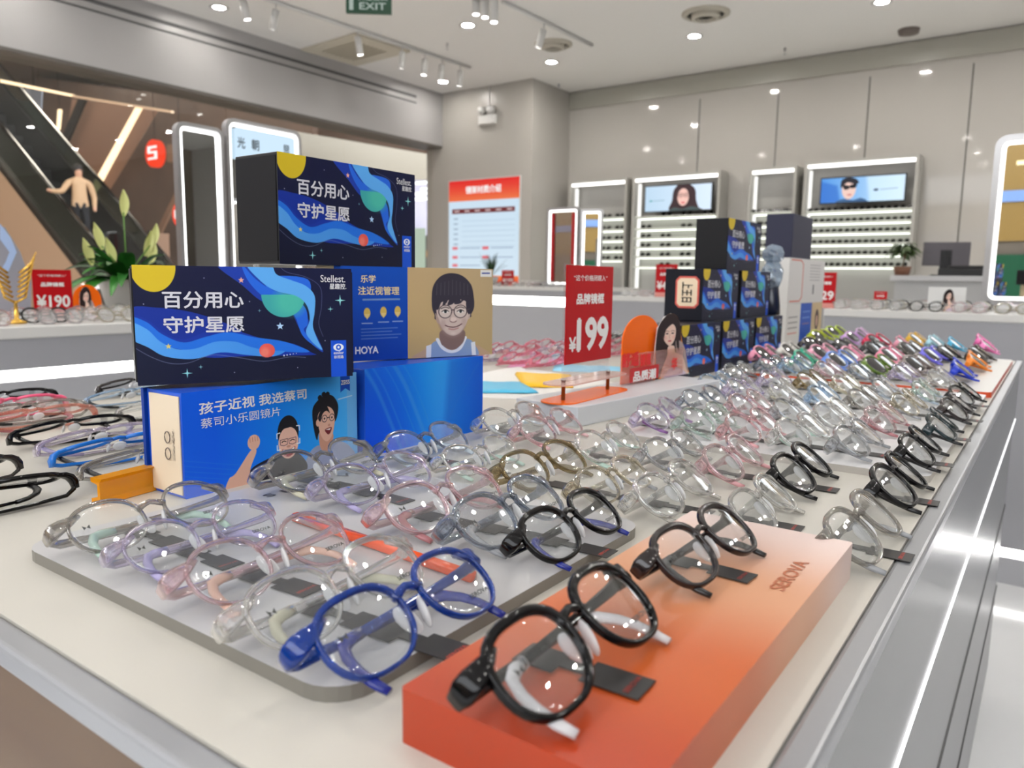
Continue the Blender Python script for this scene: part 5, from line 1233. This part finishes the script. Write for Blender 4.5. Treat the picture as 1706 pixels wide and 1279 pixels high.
def art_tv1():
    a = Art(2.2, 150, (190, 212, 230)); a.fill(lambda U, V: np.stack([.70 + .12 * U, .80 + .08 * U, .88 + .06 * U], -1))
    a.poly([(.40, 1.02), (.42, .6), (.44, .2), (.52, -.02), (.66, -.02), (.76, .2), (.78, .6), (.82, .9), (.86, 1.02)], (58, 40, 44), smooth=True)
    a.ell(.585, .48, .085, .34, (232, 188, 176)); a.poly([(.48, .35), (.52, .05), (.62, .08), (.68, .3), (.68, .05), (.5, -.02)], (58, 40, 44), smooth=True); a.poly([(.40, 1.02), (.46, .88), (.58, .95), (.72, .86), (.84, 1.02)], (70, 84, 84), smooth=True)
    for cx in (.545, .63): a.line([(cx + .037 * math.cos(t), .40 + .09 * math.sin(t)) for t in np.linspace(0, 2 * PI, 15)[:-1]], .018, (120, 80, 76), closed=True); a.ell(cx, .4, .016, .03, (60, 40, 40))
    a.ell(.585, .70, .032, .035, (206, 90, 96)); a.line([(.08, .58), (.10, .58)], .06, (60, 150, 150)); a.line([(.13, .58), (.30, .57)], .02, (110, 150, 160))
    return a
def art_tv2():
    a = Art(2.5, 150, (150, 196, 230)); a.fill(lambda U, V: np.stack([.30 + .5 * U, .56 + .32 * U, .84 + .1 * U], -1))
    a.poly([(-.02, .1), (.2, .3), (.25, 1.02), (-.02, 1.02)], (40, 100, 190), .7, .1); a.poly([(.55, -.02), (.95, -.02), (.98, 1.02), (.6, 1.02)], (205, 228, 240), .7, .12)
    a.poly([(.20, 1.02), (.28, .86), (.40, .92), (.50, .85), (.56, 1.02)], (54, 90, 130), smooth=True); a.ell(.345, .46, .085, .42, (226, 192, 180)); a.poly([(.245, .42), (.25, .1), (.33, .0), (.42, .06), (.46, .22), (.42, .28), (.33, .2), (.28, .3)], (30, 30, 40), smooth=True)
    a.poly([(.27, .30), (.345, .34), (.345, .46), (.29, .48)], (24, 22, 28), smooth=True); a.poly([(.355, .32), (.435, .26), (.425, .42), (.365, .44)], (24, 22, 28), smooth=True); a.ell(.355, .70, .03, .03, (190, 100, 100)); a.line([(.66, .55), (.68, .55)], .09, (40, 60, 90)); a.line([(.72, .55), (.92, .52)], .022, (110, 130, 150))
    return a
cabinet('lit wall cabinet with a blank upper panel beside the grey column', 'cabinet beside the column', 952, 1041, 303, 470, (362, 382, 399, 416, 432), 4)
cabinet('lit wall cabinet with a screen of a young woman', 'woman screen cabinet', 1058, 1196, 293, 470, (358, 378, 394, 410, 426, 443), 4, (1072, 304, 1184, 352, (art_tv1(), 'a woman in glasses')), gapu=1)
cabinet('narrow lit wall cabinet without a screen between the two screen cabinets', 'narrow cabinet', 1253, 1323, 282, 470, (352, 373, 392, 410, 428), 5)
cabinet('widest lit wall cabinet with a screen of a man in sunglasses', 'widest cabinet', 1346, 1526, 268, 470, (348, 367, 385, 404, 423, 443), 8, (1365, 289, 1508, 337, (art_tv2(), 'a man in sunglasses')))

# ------------------------------------------------------------------ reception desk
yr = 6.4
x0, x1 = PY(1482, 470, yr).x, PY(1660, 470, yr).x; zr = PY(1550, 459, yr).z
t = thing('reception_counter', 'light grey reception counter with dark equipment in front of the grey wall', 'counter', ((x0 + x1) / 2, yr, 0)); hw = (x1 - x0) / 2
MB().box(-hw, hw, 0, .6, zr - .04, zr).build('counter_top', mat('desk_top', rgb(190, 190, 192), .3), t, .004); MB().box(-hw + .03, hw - .03, .03, .57, 0, zr - .04).build('counter_body', mat('desk_body', rgb(172, 172, 172), .4), t)
pc = PY(1503, 450, yr + .2)
t = thing('potted_tree', 'small round-crowned potted tree on the reception counter', 'plant', (pc.x, yr + .2, zr))
MB().lathe([(.05, 0), (.065, .07), (.055, .07)], 16).build('pot', mat('pot_brown', rgb(120, 80, 60), .5), t); MB().tube([(0, 0, .06), (.01, 0, .14), (-.01, 0, .2)], .01, 8).build('trunk', mat('bark', rgb(110, 84, 60), .8), t)
b = MB(); rr = random.Random(4)
for i in range(60): a_ = rr.random() * 6.28; leaf(b, (.02 * math.cos(a_), .02 * math.sin(a_), .17 + .07 * rr.random()), a_, .06 + .06 * rr.random(), .018, .05 * rr.random(), .06, 4)
b.build('foliage', mat('tree_leaf', rgb(70, 92, 48), .5), t)
pc = PY(1540, 452, yr + .35); mh = PY(1545, 402, yr + .25).z - zr
t = thing('computer_monitor', 'dark computer monitor seen from behind on the reception counter', 'monitor', (pc.x, yr + .35, zr), math.radians(12))
MB().box(-.02, .30, 0, .03, .08, mh).build('monitor_back', mat('monitor_grey', rgb(92, 88, 94), .4), t, .006); MB().box(.10, .18, .0, .05, .01, .2).box(.04, .24, -.05, .12, 0, .012).build('monitor_stand', DARK, t)
o = MB().box(0, .5, 0, .18, 0, .05).box(.06, .4, .04, .14, .05, .075).build('desk_equipment', DARK, None, .006); pc = PY(1562, 455, yr + .02); o.location = (pc.x, yr + .02, zr + .0002); tag(o, 'low dark equipment lying beside the monitor on the reception counter', 'equipment')

# ------------------------------------------------------------------ ceiling fittings
def spot_head(par, x, y, z, dx=0., dy=0., tilt=0.):
    b = MB(); b.tube([(x, y, z), (x, y, z - .06)], .008, 8); h = b.build('arm', WPLAS, par)
    d = Vector((dx, dy, -1)).normalized(); p = Vector((x, y, z - .05)); MB().tube([p - d * .0, p + d * .17], .034, 16).build('lamp_head', WPLAS, h)
    MB().tube([p + d * .168, p + d * .1715], .027, 16).build('lamp_lens', glow('spot_lens', (1, .97, .92), 14.), h)
def track(label, p, q, heads):
    t = thing('spotlight_track', label, 'track light', (0, 0, 0)); t.location = p
    d = q - p; MB().tube([(0, 0, 0), tuple(d)], (.018, .016), 8, sq=True, up=(0, 0, 1)).build('track_rail', WPLAS, t)
    for f, dx, dy in heads: r_ = d * f; spot_head(t, r_.x, r_.y, -.015, dx, dy)
ZT = ZC - .017
p, q = PZ(330, -40, ZT), PZ(783, 113, ZT)
track('white spotlight track running towards the emergency light', p, q, ((.12, .1, .2), (.22, -.5, .1), (.50, 0, .2), (.68, -.3, .2), (.78, -.1, .0), (.86, -.2, .1), (.95, -.2, .15)))
p, q = PZ(838, 3, ZT), PZ(986, 76, ZT)
track('white spotlight track pointing at the round air vent, one lit spot', p, q, ((.42, -.45, .1),))
p = PZ(806, -6, ZT); t = thing('pendant_cluster', 'cluster of three white cylinder lamps hanging from the ceiling', 'pendant light', (p.x, p.y, ZC))
MB().lathe([(.14, -.02), (.14, 0)], 24).build('ceiling_plate', WPLAS, t)
for k, (u, v) in enumerate(((793, 24), (808, 29), (823, 37))):
    q = PY(u, v, p.y + (.0, .0, -.05)[k]); x, y, zz = q.x - p.x, q.y - p.y, q.z - ZC
    s = MB().tube([(x, y, -.01), (x, y, zz)], .036, 16).build('lamp_tube', WPLAS, t); MB().lathe([(.001, 0), (.028, 0), (.028, -.003), (.001, -.003)], 16, cx=x, cy=y, cz=zz).build('lamp_lens', glow('spot_lens', (1, .97, .92), 14.), s)
def vent(label, u, v, rad):
    p = PZ(u, v, ZC); t = thing('air_vent', label, 'air vent', (p.x, p.y, ZC))
    MB().lathe([(rad, 0), (rad, -.012), (rad * .8, -.03), (rad * .76, -.012)], 32, caps=False).build('vent_rim', mat('vent_beige', rgb(196, 190, 176), .5), t)
    MB().lathe([(rad * .60, -.008), (rad * .60, -.045), (rad * .42, -.06), (rad * .42, -.02)], 32, caps=False).build('vent_cone', mat('vent_beige', rgb(196, 190, 176), .5), t); MB().lathe([(.01, -.0015), (rad * .76, -.002)], 32).build('vent_throat', mat('vent_dark', rgb(70, 66, 58), .8), t)
vent('round beige ceiling vent above the widest wall cabinet', 1176, 22, .22); vent('round beige ceiling vent at the end of the lit spotlight track', 922, 73, .2)
hc_ = [PZ(u, v, ZC) for u, v in ((502, 82), (592, 55), (678, 82), (598, 107))]; ctr = sum(hc_, Vector()) / 4
t = thing('air_conditioner', 'square beige air conditioner cassette set in the ceiling', 'air conditioner', ctr)
xsz = .42; ysz = .42
ax = (hc_[1] - hc_[0]).length / 2; ay = (hc_[3] - hc_[0]).length / 2
t.rotation_euler = (0, 0, math.atan2((hc_[1] - hc_[0]).y, (hc_[1] - hc_[0]).x))
MB().box(-ax, ax, -ay, ay, -.022, 0).build('cassette_frame', mat('cassette', rgb(212, 205, 188), .5), t, .004); b = MB()
for k in range(8): b.box(-ax * .62, ax * .62, -ay * .62 + ay * .155 * k, -ay * .62 + ay * .155 * k + ay * .06, -.028, -.022)
b.build('intake_grille', mat('grille_dark', rgb(168, 160, 142), .5), t)
p = PZ(760, 161, ZC); t = thing('dome_camera', 'small dark dome camera at the ceiling corner', 'camera', (p.x, p.y - .12, ZC)); MB().lathe([(.06, -.02), (.06, 0)], 20).build('camera_base', WPLAS, t); MB().lathe([(.004, -.075), (.03, -.068), (.05, -.045), (.055, -.02)], 20).build('camera_dome', BLACK, t)
p = PY(815, 192, 8.119); t = thing('emergency_light', 'white twin-headed emergency light on the grey column', 'emergency light', (p.x, 8.119, p.z)); MB().box(-.13, .13, -.07, 0, -.12, .0).build('light_body', WPLAS, t, .01)
for s in (-1, 1): b = MB(); b.tube([(s * .07, -.035, .0), (s * .07, -.035, .03)], .012, 8); b.tube([(s * .07, -.02, .06), (s * .07, -.10, .05)], [.045, .05], 16); b.build('lamp_head', WPLAS, t)
MB().tube([(.0, -.006, .0), (.0, -.006, .35)], .006, 6).build('cable_conduit', WPLAS, t)
p = PZ(614, -12, 3.2); t = thing('exit_sign', 'green exit sign hanging from the ceiling', 'exit sign', (p.x, p.y, 0), math.radians(38)); zb_ = PY(614, 22, p.y).z
EW = .17
MB().box(-EW, EW, 0, .03, zb_, zb_ + .17).build('sign_body', mat('exit_green', rgb(24, 74, 52), .4), t); MB().tube([(-.1, .015, zb_ + .17), (-.1, .015, ZC)], .005, 6).build('hanger', STEEL, t); MB().tube([(.1, .015, zb_ + .17), (.1, .015, ZC)], .005, 6).build('hanger', STEEL, t)
b = MB(); b.box(-.145, -.115, -.002, 0, zb_ + .02, zb_ + .1); letters(b, 'EXIT', .03, zb_ + .05, .2, .05, .02, 0, -.001); letters(b, '安全出口', .03, zb_ + .115, .22, .05, .02, 0, -.001); b.build('sign_lettering', glow('exit_white', (.85, 1, .9), .45), t)
for i, (u, v) in enumerate(((745, 72), (931, 140), (1308, 80))):
    p = PZ(u, v, ZC); o = MB().lathe([(.012, 0), (.012, -.03), (.004, -.04), (.004, -.06), (.014, -.062), (.014, -.065)], 12).build('sprinkler', SILVER); o.location = (p.x, p.y, ZC); tag(o, 'small sprinkler head hanging from the shop ceiling', 'sprinkler', 'ceiling sprinklers')
p = PZ(1520, 71, ZC); p = PY(1520, 72, 8.85); o = MB().lathe([(.10, 0), (.09, -.04), (.02, -.05)], 20).build('smoke_detector', mat('detector', rgb(120, 110, 104), .5)); o.location = (p.x, 8.6, ZC); tag(o, 'dark round detector on the ceiling near the back wall', 'detector')

# ------------------------------------------------------------------ the mall: escalator, people, lit signs
ye = 6.6; SL = .67; xr, zr0 = -14.2, 1.08
def za(x): return zr0 + SL * (xr - x)
t = thing('escalator', 'dark escalator rising away from the shop inside the mall', 'escalator', (0, 0, 0))
xa_, xb_ = -12.7, -22.5
BEI = mat('escalator_beige', rgb(196, 164, 136), .4)
MB().prism([(xa_, ye, max(0.02, za(xa_) - .9)), (xa_, ye, za(xa_)), (xb_, ye, za(xb_)), (xb_, ye, za(xb_) - 2.6), (-16.6, ye, 0.02), (xa_, ye, .02)], (0, .12, 0)).build('side_cladding', BEI, t)
MB().prism([(xa_, ye + .001, za(xa_)), (xb_, ye + .001, za(xb_)), (xb_, ye + .001, za(xb_) + .13), (xa_, ye + .001, za(xa_) + .13)], (0, .15, 0)).build('skirt_trim', mat('escalator_trim', rgb(60, 54, 48), .3, .5), t)
EG = clear('balustrade_glass', rgb(150, 158, 146), rgb(90, 100, 90), .12, .2, .03)
for yy, nm in ((ye + .07, 'near'), (ye + 1.15, 'far')):
    g = MB().prism([(xa_, yy, za(xa_) + .13), (xb_, yy, za(xb_) + .13), (xb_, yy, za(xb_) + .85), (xa_, yy, za(xa_) + .85)], (0, .015, 0)).build('balustrade', EG, t)
    MB().tube([(xa_ + .25, yy + .007, za(xa_) + .72), (xa_ + .12, yy + .007, za(xa_) + .86), (xa_ - .1, yy + .007, za(xa_ - .1) + .89), (xb_, yy + .007, za(xb_) + .89)], (.045, .03), 8).build('handrail', BLACK, g)
MB().prism([(xa_, ye + 1.10, za(xa_) - .3), (xb_, ye + 1.10, za(xb_) - .3), (xb_, ye + 1.10, za(xb_) + .5), (xa_, ye + 1.10, za(xa_) + .5)], (0, .03, 0)).build('inner_skirt', mat('step_dark', rgb(34, 32, 32), .4), t)
b = MB(); n = 20
for k in range(n): x = xa_ - .4 * k; b.box(x - .4, x, ye + .16, ye + 1.12, za(x) - .4, za(x) - .06)
b.build('steps', mat('step_dark', rgb(34, 32, 32), .4), t)
# second escalator seen from its pinkish side, and its light edges
y2 = 11.5
t = thing('escalator', 'pinkish clad escalator underside crossing behind the dark escalator', 'escalator', (0, 0, 0))
def PP(pts, y): return [PY(u, v, y) for u, v in pts]
MB().prism(PP(((120, 165), (235, 178), (150, 322), (205, 385), (160, 400), (95, 320)), y2), (0, .5, 0)).build('side_cladding', mat('escalator_pink', rgb(176, 138, 116), .45), t)
q = PY(176, 388, y2); MB().box(q.x - .15, q.x + .15, y2 + .1, y2 + .4, 0, q.z + .1).build('support_column', mat('escalator_pink', rgb(176, 138, 116), .45), t)
WARM = glow('warm_edge_light', (1, .74, .46), 2.2)
MB().prism(PP(((227, 176), (238, 178), (158, 326), (146, 322)), y2 - .02), (0, .018, 0)).build('light_edge', WARM, t)
MB().prism(PP(((146, 322), (153, 326), (210, 382), (204, 388)), y2 - .02), (0, .018, 0)).build('light_edge', mat('edge_tan', rgb(190, 140, 96), .4), t)
b = MB().prism(PP(((132, 160), (142, 162), (100, 262), (90, 258)), y2 - .3), (0, .1, 0)); o = b.build('dark_beam', mat('dark_beam', rgb(36, 30, 28), .5)); tag(o, 'slim dark slanted beam in the mall between the two escalators', 'beam')
o = MB().prism(PP(((0, 132), (120, 157), (120, 161), (0, 137)), 6.9), (0, .05, 0)).build('light_strip', WARM); tag(o, 'long warm light strip along the edge of the mall ceiling, upper end', 'light strip')
o = MB().prism(PP(((120, 158), (285, 184), (285, 188), (120, 162)), 6.9), (0, .05, 0)).build('light_strip', mat('soffit_trim', rgb(224, 190, 156), .4)); tag(o, 'pale trim along the edge of the mall ceiling above the red lantern signs', 'trim')
o = MB().prism(PP(((96, 182), (101, 182), (98, 216), (94, 216)), 9.2), (0, .04, 0)).build('hanging_light', WARM); q = PY(98, 182, 9.2); MB().tube([(q.x, 9.22, q.z - .01), (q.x, 9.22, 8.5)], .008, 6).build('hanger', DARK, o); tag(o, 'slim warm hanging light bar beyond the dark escalator', 'lamp')
o = MB().prism(PP(((42, 146), (70, 146), (66, 218), (60, 212), (45, 180)), 9.6), (0, .03, 0)).build('mall_banner', mat('banner_blue', rgb(176, 186, 206), .5)); q = PY(56, 146, 9.6); MB().tube([(q.x, 9.61, q.z - .01), (q.x, 9.61, 8.5)], .008, 6).build('hanger', DARK, o); tag(o, 'pale blue-grey banner hanging beyond the top of the dark escalator', 'banner')
o = MB().prism(PP(((255, 395), (330, 240), (335, 250), (262, 400)), 10.5), (0, .05, 0)).build('trim_escalator_edge', mat('edge_tan2', rgb(168, 130, 106), .5)); o.name = 'trim_escalator_edge'; o['kind'] = 'structure'  # slanted edge of a mall escalator, kept among the structure trims
o = MB().prism([Vector((p.x, p.y, p.z if i < 2 else 0)) for i, p in enumerate(PP(((230, 388), (262, 388), (262, 470), (230, 470)), 10.))], (0, .3, 0)).build('mall_pillar', mat('pillar_tan', rgb(164, 128, 104), .5)); tag(o, 'tan pillar base behind the peace lily', 'pillar')
o = MB().prism(PP(((278, 240), (310, 240), (310, 270), (278, 270)), 10.), (0, .3, 0)).build('wall_box', mat('pillar_tan', rgb(164, 128, 104), .5)); tag(o, 'tan box on the mall wall beside the upper lantern sign', 'box')
def lantern(label, u0, v0, u1, v1, y, glyph):
    c0, c1 = PY(u0, v1, y), PY(u1, v0, y); w, h = c1.x - c0.x, PY(u0, v0, y).z - c0.z
    t = thing('lantern_sign', label, 'lit sign', (c0.x, y, c0.z), 0)
    MB().prism([(x, 0, z) for x, z in rrect(w, h, w * .48, 8, w / 2, h / 2)], (0, .12, 0)).build('sign_body', glow('sign_red_glow', (1, .06, .02), 1.15), t)
    b = MB(); gx = w * .5; gz = h * .52
    for p_ in glyph: b.box(gx + p_[0] * w, gx + p_[1] * w, -.012, -.002, gz + p_[2] * h, gz + p_[3] * h)
    b.build('sign_mark', glow('sign_white_glow', (1, .96, .94), 1.3), t)
    MB().tube([(w / 2, .06, h), (w / 2, .06, 8.5 - c0.z)], .006, 6).build('hanger', DARK, t)
lantern('red glowing capsule sign high in the mall with tall white mark', 243, 234, 266, 280, 8.6, ((-.30, .30, .16, .24), (-.30, -.14, -.02, .24), (-.30, .30, -.02, .05), (.14, .30, -.20, .05), (-.30, .30, -.24, -.17)))
lantern('red glowing capsule sign lower in the mall with square white mark', 288, 336, 312, 380, 8.2, ((-.32, -.20, -.16, .16), (-.32, .08, .08, .16), (-.02, .08, -.16, .16), (.20, .32, -.16, .16)))
# shop lights seen past the column edge
for k, (v, u0) in enumerate(((302, 693), (312, 702), (320, 693), (329, 693))):
    a_, b2_ = PX(u0, v + 3, -9.577), PX(734, v, -9.577)
    o = MB().tube([tuple(a_), tuple(b2_)], .022, 8).build('tube_light', glow('tube_white', (1, 1, 1), 3.)); tag(o, 'white tube light in the neighbouring shop, %s of four from the top' % ('first', 'second', 'third', 'fourth')[k], 'tube light')
def down(pts): return [Vector((p.x, p.y, p.z if i < 2 else .0)) for i, p in enumerate(pts)]
a_ = down([PX(u, v, -9.2) for u, v in ((694, 380), (709, 380), (709, 470), (694, 470))])
o = MB().prism(a_, (-.2, 0, 0)).build('lit_shelf', glow('pale_green_glow', (.75, .9, .72), .7)); tag(o, 'pale green lit shelf unit seen past the grey column', 'shelf')
a_ = down([PX(u, v, -9.2) for u, v in ((711, 392), (733, 392), (733, 470), (711, 470))])
o = MB().prism(a_, (-.2, 0, 0)).build('dark_cupboard', mat('cupboard_dark', rgb(66, 58, 60), .5)); tag(o, 'dark cupboard in the neighbouring shop beside the pale green shelf', 'cupboard'); MB().prism([PX(u, v, -9.19) for u, v in ((711, 418), (728, 418), (728, 428), (711, 428))], (-.008, 0, 0)).build('orange_band', mat('band_orange', rgb(226, 150, 60), .5), o)

# ------------------------------------------------------------------ people
def person(label, loc, rz, joints, radii, edges, mats_z, hair, name='person'):
    t = thing(name, label, 'person', loc, rz)
    me = bpy.data.meshes.new('body'); me.from_pydata(joints, edges, []); o = bpy.data.objects.new('body', me); COL.objects.link(o)
    sk = o.modifiers.new('skin', 'SKIN'); o.modifiers.new('sub', 'SUBSURF').levels = 1
    for i, r_ in enumerate(radii): me.skin_vertices[0].data[i].radius = r_ if isinstance(r_, tuple) else (r_, r_)
    me.skin_vertices[0].data[0].use_root = True
    dg = bpy.context.evaluated_depsgraph_get(); dg.update(); m2 = bpy.data.meshes.new_from_object(o.evaluated_get(dg)); bpy.data.objects.remove(o)
    m2.name = 'body'
    for m_, _ in mats_z: m2.materials.append(m_)
    for p_ in m2.polygons:
        p_.use_smooth = True; c_ = p_.center
        for i, (_, f) in enumerate(mats_z):
            if f(c_): p_.material_index = i; break
    link('body', m2, t); h = MB(); hair(h); h.build('hair', mat('hair_black', rgb(24, 20, 20), .5), t); return t
SKINM = mat('skin', rgb(214, 164, 136), .5); JACK = mat('jacket_beige', rgb(206, 170, 134), .7); TROU = mat('trousers_dark', rgb(24, 24, 32), .7); SHOE = mat('shoes_dark', rgb(30, 28, 28), .6)
J = [(0, 0, .93), (0, 0, 1.10), (0, .02, 1.30), (0, .03, 1.42), (0, .0, 1.50), (0, -.03, 1.60), (0, -.03, 1.70),
     (-.19, .02, 1.38), (-.32, -.06, 1.18), (-.50, -.26, 1.16), (-.60, -.36, 1.17), (.19, .02, 1.38), (.27, .02, 1.10), (.25, -.10, .88), (.25, -.13, .80),
     (-.09, 0, .88), (-.10, .02, .48), (-.10, .06, .08), (-.10, -.10, .04), (.09, 0, .88), (.10, -.03, .48), (.10, .0, .08), (.10, -.14, .04)]
Rr = [(.15, .11), (.15, .11), (.17, .115), (.11, .09), .055, .088, .072, .075, .056, .042, .032, .075, .056, .044, .034, .095, .07, .045, .035, .095, .07, .045, .035]
Ed = [(0, 1), (1, 2), (2, 3), (3, 4), (4, 5), (5, 6), (3, 7), (7, 8), (8, 9), (9, 10), (3, 11), (11, 12), (12, 13), (13, 14), (0, 15), (15, 16), (16, 17), (17, 18), (0, 19), (19, 20), (20, 21), (21, 22)]
def hairfn(b):
    b.smooth = True; blob(b, (0, .0, 1.655), (.098, .098, .12), wob=.04, sd=9)
mz = [(SKINM, lambda c_: c_.z > 1.5 or (c_.x < -.52) or (c_.x > .2 and c_.z < .9)), (JACK, lambda c_: c_.z > .93 or abs(c_.x) > .22), (SHOE, lambda c_: c_.z < .09), (TROU, lambda c_: True)]
pp = PY(112, 345, ye + .30)
per = person('person in a beige jacket riding the escalator, seen from behind, one hand on the rail', (pp.x + .42, ye + .34, za(pp.x + .42 - .2) - .06), math.radians(70), J, Rr, Ed, mz, hairfn)
per.scale = (.88, .88, .88)
J2 = [tuple(p_) for p_ in J]; J2[8] = (-.25, 0, 1.12); J2[9] = (-.24, -.10, .92); J2[10] = (-.24, -.13, .84)
pp = PY(250, 396, 8.2)
mz2 = [(SKINM, lambda c_: c_.z > 1.5 or (abs(c_.x) > .2 and c_.z < .9)), (mat('top_black', rgb(32, 30, 34), .7), lambda c_: c_.z > .93 or abs(c_.x) > .22), (SHOE, lambda c_: c_.z < .09), (TROU, lambda c_: True)]
person('dark-haired person in dark clothes standing in the mall behind the peace lily', (pp.x, 8.2, 0), math.radians(20), J2, Rr, Ed, mz2, hairfn).scale = (1, 1, max(.8, (pp.z + .02) / 1.66))
